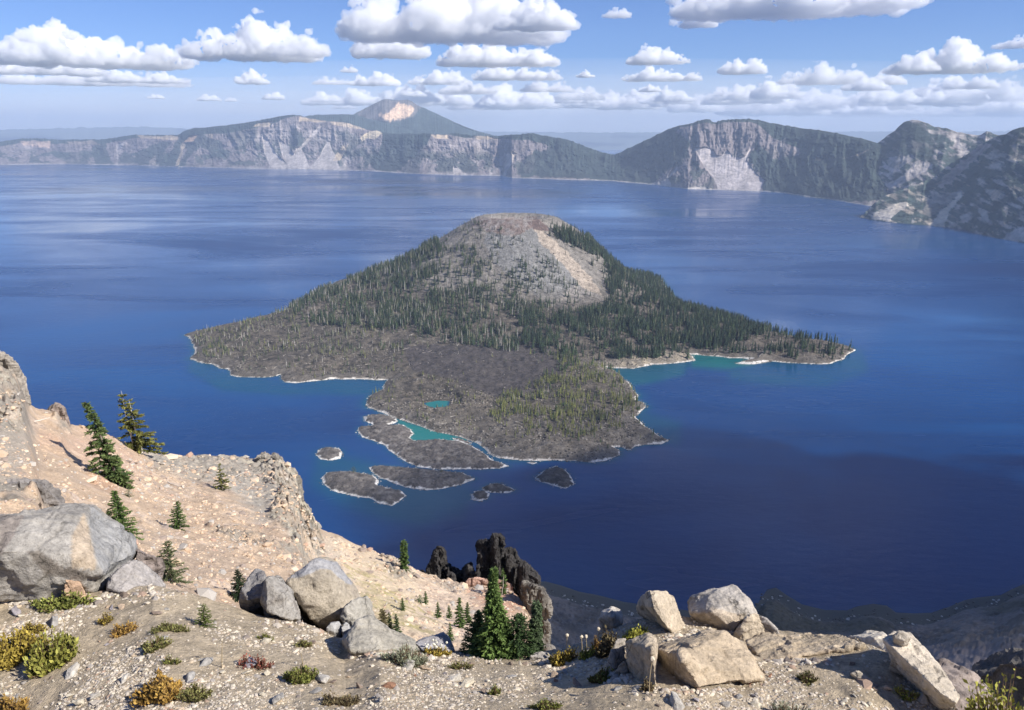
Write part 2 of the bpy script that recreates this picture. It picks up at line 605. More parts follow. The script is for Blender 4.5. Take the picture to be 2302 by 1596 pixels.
lx = axis(-900, 1250, 0, 0, 7, (-16000, 16000))
ly = axis(480, 2900, 0, 0, 7, (-700, 17000))
X, Y = np.meshgrid(lx, ly)
x, y = X.ravel(), Y.ravel()
core = (x > -1000) & (x < 1400) & (y > 400) & (y < 3000)
sh = np.zeros(len(x))
xc, yc = x[core], y[core]
dmain = polydist(xc, yc, poly_main)
wob = fbm(p3(xc / 70, yc / 70, 1), 3, 111)
s = np.exp(-np.maximum(dmain, 0) / (12 + 10 * wob)) * .62
for nm, pl in poly_islets.items():
    d = polydist(xc, yc, pl)
    s = np.maximum(s, np.exp(-d / (7 + 5 * wob)) * .55)
dn = polydist(xc, yc, near_xy, False)
s = np.maximum(s, np.exp(-dn / 30) * .3)
ppx, ppy = to_px(np.stack([xc, yc, xc * 0], -1))
for poly, val, soft in (([(895, 945), (935, 958), (1000, 976), (1050, 990), (985, 990), (930, 991), (918, 984), (926, 975), (912, 962)], 1.0, 6),
                        ([(1555, 797), (1640, 804), (1690, 815), (1640, 822), (1560, 818), (1566, 808)], .85, 12),
                        ([(1345, 824), (1430, 830), (1540, 815), (1530, 835), (1420, 860), (1395, 845)], .6, 14),
                        ([(730, 1040), (820, 1050), (900, 1100), (1050, 1110), (1030, 1150), (940, 1165), (860, 1150), (770, 1120), (715, 1080)], .42, 30),
                        ([(440, 812), (520, 850), (640, 864), (870, 858), (860, 880), (640, 880), (500, 870), (430, 830)], .4, 14),
                        ([(1420, 930), (1520, 960), (1520, 990), (1450, 970)], .4, 20),
                        ([(955, 900), (1010, 898), (1010, 918), (955, 918)], 1.0, 1),
                        ([(1650, 822), (1860, 826), (1930, 795), (1940, 830), (1850, 860), (1650, 850)], .38, 18)):
    pl = np.array(poly, float)
    dd = polydist(ppx, ppy, pl)
    dd = np.where(inpoly(ppx, ppy, pl), 0, dd)
    s = np.maximum(s, val * np.exp(-(dd / soft) ** 2) * (1 + .25 * wob))
sh[core] = np.clip(s, 0, 1)
Vl = np.stack([x, y, x * 0], -1)
lake_me = mk_mesh('lake_water', Vl, gridfaces(len(ly), len(lx)), True, {'shallow': sh})
m, n, b = mat_new('lake water')
v = wpos(n)
streak = noise_node(n, .0011, 5, .62, vec=wpos(n, (.45, 1.9, 1), (0, 0, R(8))), dist=1.2)
big = noise_node(n, .0005, 4, .6, vec=wpos(n, (1, 1.2, 1)))
tone = N(n, 'ShaderNodeMath', operation='ADD')
n.links.new(streak.outputs[0], tone.inputs[0]); n.links.new(big.outputs[0], tone.inputs[1])
deep = ramp(n, mapr(n, tone.outputs[0], .72, 1.32, 0, 1), [(0, (.0008, .022, .10)), (.5, (.0016, .043, .158)), (1, (.005, .078, .225))])  # paler patches paint the sheen of reflected cloud into the water colour
sa = attr(n, 'shallow')
shcol = ramp(n, sa.outputs['Fac'], [(0, (.0013, .041, .15)), (.35, (.0015, .055, .13)), (.62, (.003, .075, .115)), (.85, (.005, .11, .12)), (1, (.010, .15, .14))])
fac = mapr(n, sa.outputs['Fac'], 0.03, .4, 0, 1)
n.links.new(mixc(n, fac, deep, shcol), b.inputs['Base Color'])
n.links.new(mapr(n, tone.outputs[0], .82, 1.2, .34, .06), b.inputs['Roughness'])
b.inputs['IOR'].default_value = 1.28
rip = noise_node(n, .32, 4, .6, vec=wpos(n, (1, 1.6, 1), (0, 0, R(25))))
rip2 = noise_node(n, .035, 4, .6, vec=wpos(n, (1, 2.2, 1), (0, 0, R(15))))
h = N(n, 'ShaderNodeMath', operation='MULTIPLY_ADD', i_1=6.0)
n.links.new(rip2.outputs[0], h.inputs[0]); n.links.new(rip.outputs[0], h.inputs[2])
hb = N(n, 'ShaderNodeMath', operation='MULTIPLY')
n.links.new(h.outputs[0], hb.inputs[0]); n.links.new(mapr(n, tone.outputs[0], .82, 1.2, 1.2, .25), hb.inputs[1])
bump(n, b, hb.outputs[0], .28, .4)
lake = link('lake_water', lake_me, m)
tag(lake, 'deep blue caldera lake filling the whole basin', None, None, 'structure')

# ---------------------------------------------------------------- the far rim of the caldera
def curve(pts, z=None):
    """pixel polyline (x, y, D) -> az, D, z ; with D None the point lies on the lake"""
    out = []
    for p in pts:
        a, t = azt(p[0], p[1])
        D = CAM[2] / t if (len(p) < 3 or p[2] is None) else p[2]
        out.append((float(a), float(D), CAM[2] - D * float(t)))
    out.sort()
    return np.array(out)


def cat(c, az):
    return np.interp(az, c[:, 0], c[:, 1]), np.interp(az, c[:, 0], c[:, 2])


def far_wall(name, shore, ridge, naz, nr, back, seed, colorf, prof, gully, label, ridge_extra=900, trees=None, ntex=1.0, flat=None):
    cs = curve(shore)
    # ridge distance = shore distance + extra (per point)
    rp = []
    for p in ridge:
        a, t = azt(p[0], p[1])
        Ds = np.interp(a, cs[:, 0], cs[:, 1])
        D = Ds + (p[2] if len(p) > 2 else ridge_extra)
        rp.append((float(a), D, CAM[2] - D * float(t)))
    rp.sort()
    cr = np.array(rp)
    a0, a1 = max(cs[0, 0], cr[0, 0]), min(cs[-1, 0], cr[-1, 0])
    az = np.linspace(a0, a1, naz)
    Ds, _ = cat(cs, az)
    Dr, Zr = cat(cr, az)
    Zr = Zr + trees_jag(az * Dr, seed) * (7 if trees is None else trees)
    T = np.concatenate([np.linspace(-.02, 1, nr), 1 + np.linspace(.06, 1, 14)])
    AZ, TT = np.meshgrid(az, T)
    D = Ds[None] + (Dr - Ds)[None] * np.clip(TT, -.05, 1)
    tt = np.clip(TT, 0, 1)
    Z = Zr[None] * np.interp(tt, *prof)
    s = (AZ * (Ds.mean())).ravel()
    env = (np.sin(np.pi * np.clip(tt, 0, 1)) ** .6).ravel()
    wig = fbm(p3(s / 500, tt.ravel() * 1.5, seed), 2, seed)
    g1 = ridged(p3(s / 330 + wig * .5, tt.ravel() * .6, seed), 4, seed + 1, .6)
    g2 = fbm(p3(s / 60, tt.ravel() * 8, seed + 2), 4, seed + 3, .6)
    D = D.ravel() - env * (g1 * gully + g2 * gully * .5)
    Z = Z.ravel() + (TT.ravel() < 0) * -6
    if flat is not None:
        P0 = np.stack([D * np.sin(AZ.ravel()), D * np.cos(AZ.ravel()), Z], -1)
        fx, fy = to_px(P0)
        mk = np.zeros(len(fx))
        for poly, c_, amt in flat:
            if amt >= .8:
                mk = np.maximum(mk, soft(fx, fy, poly, 0, 0))
        D = D + env * (g1 * gully + g2 * gully * .5) * mk * .85
    # horizontal ledges of the lava flows near the top
    led = vnoise(p3(s / 260, Z / 26, seed), seed + 9) + .5 * vnoise(p3(s / 40, Z / 11, seed), seed + 10)
    D = D + led * 16 * sstep(.45, .8, tt.ravel()) * env
    # back slope
    bk = np.clip(TT.ravel() - 1, 0, 2)
    D = D + bk * back[0]
    Z = Z - bk * back[1]
    a = AZ.ravel()
    P = np.stack([D * np.sin(a), D * np.cos(a), Z], -1)
    px, py = to_px(P)
    col = colorf(px, py, tt.ravel(), s, Z, g1, g2, bk)
    me = mk_mesh(name, P, gridfaces(len(T), naz)[:, ::-1], True, {'col': np.clip(col, .01, .9)})
    o = link(name, me, m_far)
    tag(o, label, None, None, 'structure')
    return o


def trees_jag(s, seed):
    return np.maximum(vnoise(p3(s / 14, 0, seed), seed), 0) + .6 * vnoise(p3(s / 45, 4, seed), seed + 1)


m_far = mat_attr_terrain('far cliff rock', .03, .008, .55, 14, .8)
FOREST = C(.036, .05, .045)
ROCK = C(.20, .172, .17)
ROCK2 = C(.105, .092, .098)
SCREE = C(.43, .385, .355)
TAN = C(.58, .46, .32)


def blendmask(col, mask, c):
    return col * (1 - mask[:, None]) + c * mask[:, None]


def soft(px, py, poly, nz, amt):
    pl = np.array(poly, float)
    d = polydist(px, py, pl)
    d = np.where(inpoly(px, py, pl), d, -d) + nz * amt
    return sstep(-1.2, 1.2, d)


def h2(L, x0=0.0, k=.5):
    """crop coordinates (2x) to frame coordinates"""
    return [(x0 + a * k, b * k) for a, b in L]


def color_rim(px, py, t, s, Z, g1, g2, bk):
    n = len(px)
    nz = fbm(p3(s / 90, Z / 60, 5), 4, 201, .6)
    nb = fbm(p3(s / 420, Z / 300, 5), 3, 211)
    nv = fbm(p3(s / 26, Z / 190, 7), 4, 221, .62)
    col = lerp(np.tile(ROCK, (n, 1)), ROCK2, sstep(-.1, .5, nv))
    col = blendmask(col, sstep(.0, .55, nb + nz * .6) * .5, SCREE)
    # talus streaks in the lower half
    tal = sstep(.1, .5, nv + nb * .5 - g1 * .35) * sstep(.75, .3, t)
    col = blendmask(col, tal * .8, SCREE)
    # forest holds the buttresses of the lower half
    fo = sstep(.02, .22, nz * .8 + nb * .5 + g1 * .16 - .02) * sstep(.72, .5, t) * sstep(.0, .12, t)
    col = blendmask(col, fo * .85, FOREST)
    # dark forested pieces and the forested top rim
    top = sstep(4.5, 2.5, np.interp(px, RTX, RTW) * 0 + (py - np.interp(px, RX, RY)) - np.interp(px, RTX, RTW) - nz * 3.5)
    for poly, amt in FORESTS:
        top = np.maximum(top, soft(px, py, poly, nz + .6 * nv, 7) * amt)
    for poly, c, amt in SCREES:
        mk_ = soft(px, py, poly, nz + nv * .7, 3.0) * amt
        col = blendmask(col, mk_, c * (1 + .1 * nv[:, None]))
        top = top * (1 - mk_)
    col = blendmask(col, np.clip(top, 0, 1), FOREST * (1 + .35 * nz[:, None]))
    col = blendmask(col, (Z < 5 + 5 * nv) * .8 * (Z > 0), C(.45, .42, .38))
    col = blendmask(col, (bk > 0) * 1.0, FOREST)
    return col


RIDGE_L = h2([(-1600, 650), (-700, 640), (0, 637), (100, 623), (180, 622), (250, 628), (450, 627), (500, 622), (600, 605), (700, 607), (800, 607), (830, 588), (870, 578), (1000, 566), (1120, 550),
              (1200, 534), (1290, 518), (1340, 517), (1385, 530), (1430, 537), (1480, 544), (1560, 552), (1600, 565), (1650, 582), (1700, 588), (1720, 596),
              (1760, 602), (1850, 600), (1930, 602), (1945, 604), (2010, 605), (2040, 600), (2120, 608), (2240, 612), (2270, 606)]) + \
    h2([(0, 608), (70, 600), (110, 603), (160, 612), (250, 628), (300, 646), (350, 668), (400, 684), (445, 695), (465, 694), (490, 684), (520, 668), (560, 650), (600, 630), (660, 605), (700, 582),
        (760, 562), (800, 556), (830, 548), (875, 536), (900, 546), (920, 549), (950, 540), (980, 538), (1070, 535), (1130, 545), (1200, 560), (1280, 572), (1400, 588),
        (1500, 605), (1580, 625), (1640, 644), (1700, 665), (1800, 700), (2300, 760)], 1151)
RX = np.array([p[0] for p in RIDGE_L]); RY = np.array([p[1] for p in RIDGE_L])
RTX = np.array([-500, 0, 60, 110, 200, 240, 330, 400, 412, 430, 520, 560, 600, 640, 680, 700, 860, 870, 960, 970, 1010, 1020, 1075, 1120, 1151, 1240, 1330, 1440, 1530, 1700, 1740, 1990])
RTW = np.array([6, 5, 6, 5, 9, 6, 2, 2, 12, 12, 13, 12, 12, 4, -3, -3, -3, 25, 20, -3, -3, 3, 3, 3, 6, 18, 60, 44, 2, 3, 30, 90])
FORESTS = [
    (h2([(420, 640), (470, 640), (510, 740), (430, 745), (415, 700)]), .85),
    (h2([(230, 690), (390, 680), (400, 740), (300, 740)]), .55),
    (h2([(600, 690), (680, 650), (770, 640), (700, 740), (620, 744)]), .8),
    (h2([(820, 600), (880, 600), (850, 640), (800, 740), (715, 745), (760, 680)]), .9),
    (h2([(900, 600), (1000, 640), (1010, 700), (960, 700), (900, 660), (860, 700), (830, 745), (800, 750), (850, 640)]), .8),
    (h2([(1000, 590), (1150, 560), (1170, 600), (1130, 640), (1050, 640)]), .5),
    (h2([(1300, 590), (1330, 640), (1345, 655), (1370, 620), (1330, 580)]), .8),
    (h2([(1500, 590), (1560, 590), (1650, 640), (1600, 660), (1540, 640)]), .6),
    (h2([(1720, 600), (1920, 605), (1900, 660), (1850, 720), (1800, 770), (1690, 765), (1660, 740), (1700, 680)]), .92),
    (h2([(1850, 680), (1920, 620), (1900, 700), (1880, 780), (1800, 780)]), .6),
    (h2([(90, 690), (200, 660), (300, 700), (445, 700), (600, 640), (760, 590), (790, 660), (640, 760), (600, 820), (300, 806), (60, 790), (110, 740)], 1151), .95),
    (h2([(440, 700), (620, 660), (760, 600), (800, 640), (780, 700), (700, 770), (620, 830), (430, 812)], 1151), .95),
    (h2([(1100, 640), (1180, 720), (1300, 690), (1260, 600), (1500, 605), (1640, 642), (1640, 700), (1700, 900), (1500, 905), (1250, 870), (1130, 856), (1120, 790), (1060, 700)], 1151), .96),
    (h2([(250, 640), (330, 670), (440, 700), (300, 730), (210, 690)], 1151), .9),
    (h2([(60, 700), (190, 650), (250, 690), (160, 790), (40, 796)], 1151), .8),
    (h2([(890, 790), (920, 800), (900, 850), (850, 845)], 1151), .6),
]
SCREES = [
    (h2([(1335, 660), (1350, 660), (1400, 758), (1290, 758), (1310, 720)]), SCREE, 1),
    (h2([(1180, 600), (1200, 620), (1240, 690), (1310, 757), (1220, 757), (1190, 690)]), SCREE, .9),
    (h2([(1250, 620), (1300, 660), (1350, 740), (1300, 757), (1270, 700)]), SCREE, .9),
    (h2([(1470, 640), (1480, 640), (1530, 762), (1380, 760), (1440, 700)]), SCREE, .9),
    (h2([(1440, 560), (1450, 570), (1380, 650), (1350, 670), (1360, 650)]), SCREE, .8),
    (h2([(1540, 650), (1565, 650), (1530, 720), (1500, 720)]), TAN, .6),
    (h2([(1620, 620), (1650, 595), (1700, 585), (1715, 600), (1690, 630), (1660, 620), (1630, 635)]), C(.62, .52, .36), 1),
    (h2([(1480, 545), (1560, 552), (1650, 585), (1600, 575), (1490, 560)]), TAN, .7),
    (h2([(1345, 525), (1385, 532), (1465, 545), (1440, 550), (1345, 545)]), TAN * .85, .8),
    (h2([(1135, 570), (1160, 552), (1225, 545), (1215, 570)]), TAN, .8),
    (h2([(825, 640), (850, 612), (890, 605), (870, 635)]), C(.55, .36, .22), .8),
    (h2([(820, 640), (835, 650), (805, 740), (790, 745)]), TAN * .8, .7),
    (h2([(930, 602), (960, 602), (960, 625), (935, 620)]), TAN * .8, .6),
    (h2([(90, 637), (140, 633), (225, 637), (220, 665), (100, 655)]), C(.42, .31, .24), .75),
    (h2([(300, 637), (410, 632), (450, 650), (310, 650)]), C(.42, .33, .26), .6),
    (h2([(620, 610), (800, 612), (800, 628), (640, 622)]), TAN * .85, .75),
    (h2([(520, 650), (560, 640), (540, 690), (525, 730)]), SCREE, .7),
    (h2([(670, 720), (700, 700), (700, 744), (670, 744)]), C(.42, .35, .3), .6),
    (h2([(1940, 606), (2015, 607), (2030, 625), (1950, 622)]), TAN * .95, .95),
    (h2([(2125, 612), (2200, 614), (2240, 625), (2150, 625)]), TAN * .85, .8),
    (h2([(2040, 745), (2100, 785), (2040, 784)]), SCREE, .9),
    (h2([(2280, 690), (2310, 700), (2300, 740), (2270, 788), (2262, 786)]), C(.5, .42, .34), .9),
    (h2([(0, 680), (20, 690), (0, 740)], 1151), C(.5, .42, .34), .8),
    (h2([(820, 668), (870, 660), (900, 672), (920, 700), (945, 700), (965, 672), (1000, 712), (1050, 700), (1085, 640), (1090, 650), (1055, 720), (1095, 780), (1140, 810), (1110, 858), (930, 852), (905, 800), (860, 745)], 1151), C(.43, .385, .37), 1),
    (h2([(700, 790), (740, 730), (750, 760), (700, 800)], 1151), SCREE, .8),
    (h2([(620, 828), (700, 800), (715, 835), (640, 838)], 1151), SCREE, .75),
    (h2([(780, 850), (830, 836), (900, 852)], 1151), C(.5, .45, .4), .8),
    (h2([(1370, 708), (1400, 712), (1390, 722), (1365, 718)], 1151), TAN, .8),
    (h2([(1490, 712), (1560, 690), (1640, 655), (1560, 700)], 1151), TAN * .8, .7),
    (h2([(1190, 640), (1230, 620), (1220, 680), (1180, 680)], 1151), SCREE * .9, .5),
]
SHORE_L = h2([(-1600, 745), (-600, 742), (0, 740), (300, 738), (550, 742), (800, 750), (1050, 756), (1400, 762), (1650, 768), (1780, 776), (1900, 783), (2250, 790)]) + \
    h2([(0, 800), (120, 803), (200, 806), (430, 812), (540, 822), (630, 830), (700, 838), (790, 850), (900, 853), (1110, 860), (1230, 868), (1310, 882), (1410, 895), (1600, 925), (2300, 1000)], 1151)
prof_far = ([0, .12, .3, .5, .65, .8, .93, 1], [0, .10, .24, .42, .58, .80, .95, 1])
far_wall('hills', SHORE_L, RIDGE_L, 2600, 150, (2500, 260), 300, color_rim, prof_far, 120,
         'pale cliffs and scree fans of the far crater rim above the lake', 950, flat=SCREES)

# Applegate-side ridge at the right
APP_SHORE = h2([(1150, 850), (1230, 868), (1310, 883), (1410, 896), (1510, 909), (1600, 920), (1800, 945), (2300, 1010), (3200, 1100)], 1151)
APP_RIDGE = h2([(1130, 850), (1230, 820), (1350, 770), (1500, 708), (1560, 688), (1640, 645), (1680, 618), (1720, 590), (1760, 552), (1800, 538), (1825, 541), (1850, 550), (1900, 570), (1960, 578), (2000, 592),
                (2040, 600), (2095, 608), (2110, 606), (2135, 590), (2160, 603), (2200, 612), (2260, 605), (2500, 560), (3200, 500)], 1151)


def color_app(px, py, t, s, Z, g1, g2, bk):
    n = len(px)
    nz = fbm(p3(s / 60, Z / 40, 5), 4, 401, .6)
    nb = fbm(p3(s / 260, Z / 160, 5), 3, 411)
    nd = fbm(p3((px + py * 1.1) / 34, (py - px * .55) / 9, 5), 4, 421, .6)
    col = np.tile(FOREST * 1.5, (n, 1))
    m_ = sstep(.02, .4, nd + nz * .5 + nb * .3 - .02)
    col = blendmask(col, m_ * .85, lerp(ROCK * 1.5, SCREE * 1.15, sstep(-.2, .4, nz)))
    for poly, c, amt in ((h2([(1640, 850), (1700, 820), (1820, 745), (1895, 738), (1850, 780), (1770, 820), (1690, 855)], 1151), SCREE * .95, .95),
                         (h2([(1690, 720), (1800, 690), (1830, 690), (1770, 740), (1700, 790)], 1151), SCREE, .55),
                         (h2([(1310, 880), (1400, 850), (1450, 835), (1360, 890)], 1151), SCREE * .8, .6),
                         (h2([(1520, 870), (1600, 800), (1660, 780), (1640, 820), (1560, 880)], 1151), SCREE * .85, .5),
                         (h2([(1800, 640), (1850, 640), (1830, 690), (1800, 690)], 1151), C(.33, .26, .24), .5),
                         (h2([(1480, 905), (1520, 905), (1520, 911), (1480, 911)], 1151), C(.7, .65, .55), 1),
                         (h2([(1860, 580), (2040, 600), (2040, 625), (1880, 600)], 1151), SCREE * .8, .5)):
        col = blendmask(col, soft(px, py, poly, nz, 6) * amt, c)
    for poly, amt in ((h2([(1700, 620), (1760, 550), (1850, 560), (1900, 640), (1900, 740), (1780, 690), (1700, 700), (1600, 720)], 1151), .75),
                      (h2([(1560, 890), (1700, 850), (1750, 860), (1640, 930)], 1151), .6)):
        col = blendmask(col, soft(px, py, poly, nz, 8) * amt, FOREST)
    col = blendmask(col, (bk > 0) * 1.0, FOREST)
    return col


far_wall('hills', APP_SHORE, APP_RIDGE, 900, 110, (1500, 300), 500, color_app, ([0, .3, .6, 1], [0, .27, .6, 1]), 70,
         'steep forested ridge with grey scree streaks and a pointed summit', 1100, trees=5)

PRO_SHORE = [(1934, 489.5), (1945, 491), (1961, 495), (2000, 500), (2041, 504), (2121, 510), (2176, 517), (2200, 526), (2226, 532), (2260, 539), (2302, 546), (2450, 575), (2900, 690)]
PRO_RIDGE = [(1930, 489.5, 5), (1940, 484, 30), (1955, 468, 120), (1971, 452, 200), (1996, 438, 300), (2021, 428, 360), (2060, 415, 450), (2101, 398, 540), (2130, 372, 600), (2176, 345, 680),
             (2205, 325, 720), (2226, 316, 740), (2245, 305, 760), (2262, 302, 770), (2275, 294, 780), (2291, 288, 800), (2310, 282, 820), (2450, 240, 900), (2900, 200, 1000)]


def color_pro(px, py, t, s, Z, g1, g2, bk):
    n = len(px)
    nz = fbm(p3(s / 36, Z / 22, 5), 4, 601, .6)
    nb = fbm(p3(s / 150, Z / 90, 5), 3, 611)
    nd = fbm(p3((px + py * .9) / 30, (py - px * .5) / 8, 5), 4, 621, .6)
    col = np.tile(FOREST * 1.8, (n, 1))
    col = blendmask(col, sstep(.0, .4, nd + nz * .5) * .75, C(.27, .245, .215))
    col = blendmask(col, sstep(.0, .55, nd + nz * .8) * .9, C(.50, .43, .35))
    for poly, c, amt in ((h2([(1610, 985), (1640, 950), (1700, 925), (1790, 900), (1760, 940), (1700, 990), (1650, 990)], 1151), C(.62, .55, .46), .85),
                         (h2([(1880, 1015), (1930, 940), (1990, 900), (2015, 870), (2020, 885), (1960, 960), (1945, 1020)], 1151), C(.66, .56, .42), .9),
                         (h2([(2155, 890), (2175, 850), (2190, 870), (2180, 900), (2160, 905)], 1151), C(.62, .48, .34), .9),
                         (h2([(1790, 1005), (1800, 975), (1812, 1005)], 1151), C(.5, .46, .42), .8),
                         (h2([(1820, 960), (1900, 880), (2000, 860), (1960, 920), (1880, 980)], 1151), C(.3, .27, .24), .6),
                         (h2([(2200, 1080), (2240, 1040), (2302, 1010), (2320, 1090)], 1151), C(.5, .46, .42), .7),
                         (h2([(1900, 830), (2000, 740), (2100, 660), (2170, 640), (2060, 740), (1960, 830)], 1151), C(.34, .28, .25), .75)):
        col = blendmask(col, soft(px, py, poly, nz + nd, 6) * amt, c)
    for poly, amt in ((h2([(1600, 960), (1700, 880), (1900, 810), (1960, 800), (1850, 880), (1700, 920)], 1151), .5),
                      (h2([(2150, 660), (2302, 600), (2302, 720), (2200, 720)], 1151), .4)):
        col = blendmask(col, soft(px, py, poly, nz, 6) * amt, FOREST)
    return col


far_wall('hills', PRO_SHORE, PRO_RIDGE, 700, 130, (900, 300), 700, color_pro, ([0, .15, .6, 1], [0, .17, .6, 1]), 34,
         'nearest shore headland with cream rock outcrops among dark forest', 700, trees=4)


# mountain behind the rim, forested shoulders and distant hills: plain heightfields by profile
def back_hill(name, ridge, D, depth, seed, colorf, label, nr=60, naz=900, wob=120, jag=6):
    c = []
    for p in ridge:
        a, t = azt(p[0], p[1])
        c.append((float(a), CAM[2] - D * float(t)))
    c = np.array(sorted(c))
    az = np.linspace(c[0, 0], c[-1, 0], naz)
    Zr = np.interp(az, c[:, 0], c[:, 1]) + trees_jag(az * D, seed) * jag
    T = np.linspace(-1, 1, 2 * nr + 1)
    AZ, TT = np.meshgrid(az, T)
    s = (AZ * D).ravel()
    t = TT.ravel()
    g = fbm(p3(s / 400, t * 2, seed), 4, seed)
    Dd = D + t * depth + (1 - np.abs(t)) * g * wob * (np.abs(t) > .02)
    Z = (np.broadcast_to(Zr, AZ.shape).ravel() + 300) * (1 - np.abs(t) ** 1.15) - 300
    a = AZ.ravel()
    P = np.stack([Dd * np.sin(a), Dd * np.cos(a), Z], -1)
    px, py = to_px(P)
    col = colorf(px, py, s, Z, g)
    o = link(name, mk_mesh(name, P, gridfaces(len(T), naz)[:, ::-1], True, {'col': np.clip(col, .01, .9)}), m_far)
    tag(o, label, None, None, 'structure')


def color_scott(px, py, s, Z, g):
    n = len(px)
    nz = fbm(p3(s / 120, Z / 60, 5), 4, 801, .6)
    nv = fbm(p3((px + py * .45) / 5, (py - px * .2) / 30, 5), 3, 811, .6)
    col = np.tile(FOREST * 1.2, (n, 1)) * (1 + .3 * nz[:, None])
    col = blendmask(col, soft(px, py, h2([(1590, 515), (1650, 480), (1720, 446), (1840, 448), (1890, 478), (1860, 520), (1780, 550), (1680, 540)]), nz + nv, 5) * .85, C(.17, .15, .14))
    col = blendmask(col, soft(px, py, h2([(1770, 475), (1800, 462), (1850, 475), (1868, 490), (1840, 520), (1780, 547), (1715, 532), (1700, 512), (1745, 508)]), nv * 1.4 + nz, 4), C(.66, .47, .31))
    return col


back_hill('mountain', h2([(1200, 640), (1450, 560), (1560, 530), (1590, 515), (1650, 482), (1700, 458), (1730, 445), (1755, 447), (1790, 451), (1835, 448), (1855, 458), (1880, 475), (1940, 500), (2000, 528), (2050, 552), (2100, 573), (2150, 590), (2210, 607), (2300, 640), (2700, 700)]),
          13800, 2200, 820, color_scott, 'cone shaped peak with a tan scar behind the far rim', wob=200)
colf = lambda px, py, s, Z, g: np.tile(FOREST * 1.25, (len(px), 1)) * (1 + .4 * g[:, None])
back_hill('hills', h2([(1100, 620), (1250, 560), (1380, 521), (1420, 516), (1500, 515), (1560, 514), (1600, 517), (1700, 545), (1850, 580), (2000, 600), (2200, 640)]),
          12900, 1500, 840, colf, 'dark forested shoulder below the cone shaped peak')
colh = lambda px, py, s, Z, g: np.tile(C(.10, .12, .12), (len(px), 1))
back_hill('hills', [(-900, 296), (0, 292), (200, 287), (330, 285), (420, 289), (560, 285), (640, 283), (760, 287), (900, 292), (1100, 296), (1300, 298), (1500, 298), (2000, 296), (3200, 292)],
          33000, 5000, 860, colh, 'faint blue hills on the horizon beyond the far rim', nr=16, naz=500, wob=0, jag=30)
# outer ground reaching the horizon
P = []
ang = np.linspace(0, 2 * math.pi, 97)
rad = [11000, 20000, 42000]
for r_ in rad:
    for a_ in ang:
        P.append((r_ * math.sin(a_), 2000 + r_ * math.cos(a_), -200 - (r_ - 11000) * .004))
og = link('ground', mk_mesh('ground', np.array(P), gridfaces(3, 97), True, {'col': np.tile(C(.06, .07, .06), (len(P), 1))}), m_far)
tag(og, 'hazy lowland beyond the crater rim', None, None, 'structure')

# ---------------------------------------------------------------- clouds: real bodies of droplets at their real distance
def ico(sub):
    bm = bmesh.new()
    bmesh.ops.create_icosphere(bm, subdivisions=sub, radius=1)
    V = np.array([v.co[:] for v in bm.verts]); Fq = np.array([[v.index for v in f.verts] for f in bm.faces])
    bm.free()
    return V, Fq


ICO2, ICO3, ICO1 = ico(2), ico(3), ico(1)


def apply_mods(o):
    dg = bpy.context.evaluated_depsgraph_get()
    dg.update()
    ev = o.evaluated_get(dg)
    me = bpy.data.meshes.new_from_object(ev)
    old = o.data
    o.modifiers.clear()
    o.data = me
    bpy.data.meshes.remove(old)
    return me


def get_co(me):
    a = np.empty(len(me.vertices) * 3, np.float32)
    me.vertices.foreach_get('co', a)
    return a.reshape(-1, 3).astype(float)


def get_no(me):
    a = np.empty(len(me.vertices) * 3, np.float32)
    me.vertex_normals.foreach_get('vector', a)
    return a.reshape(-1, 3).astype(float)


def cloud_mat(name, dens, absorb=.004):
    m = bpy.data.materials.new(name)
    m.use_nodes = True
    n = m.node_tree
    n.nodes.clear()
    out = n.nodes.new('ShaderNodeOutputMaterial')
    s = n.nodes.new('ShaderNodeVolumeScatter')
    s.inputs['Color'].default_value = (1, 1, 1, 1)
    s.inputs['Density'].default_value = dens
    s.inputs['Anisotropy'].default_value = 0.0
    n.links.new(s.outputs[0], out.inputs['Volume'])
    return m


cloud_mats = {}


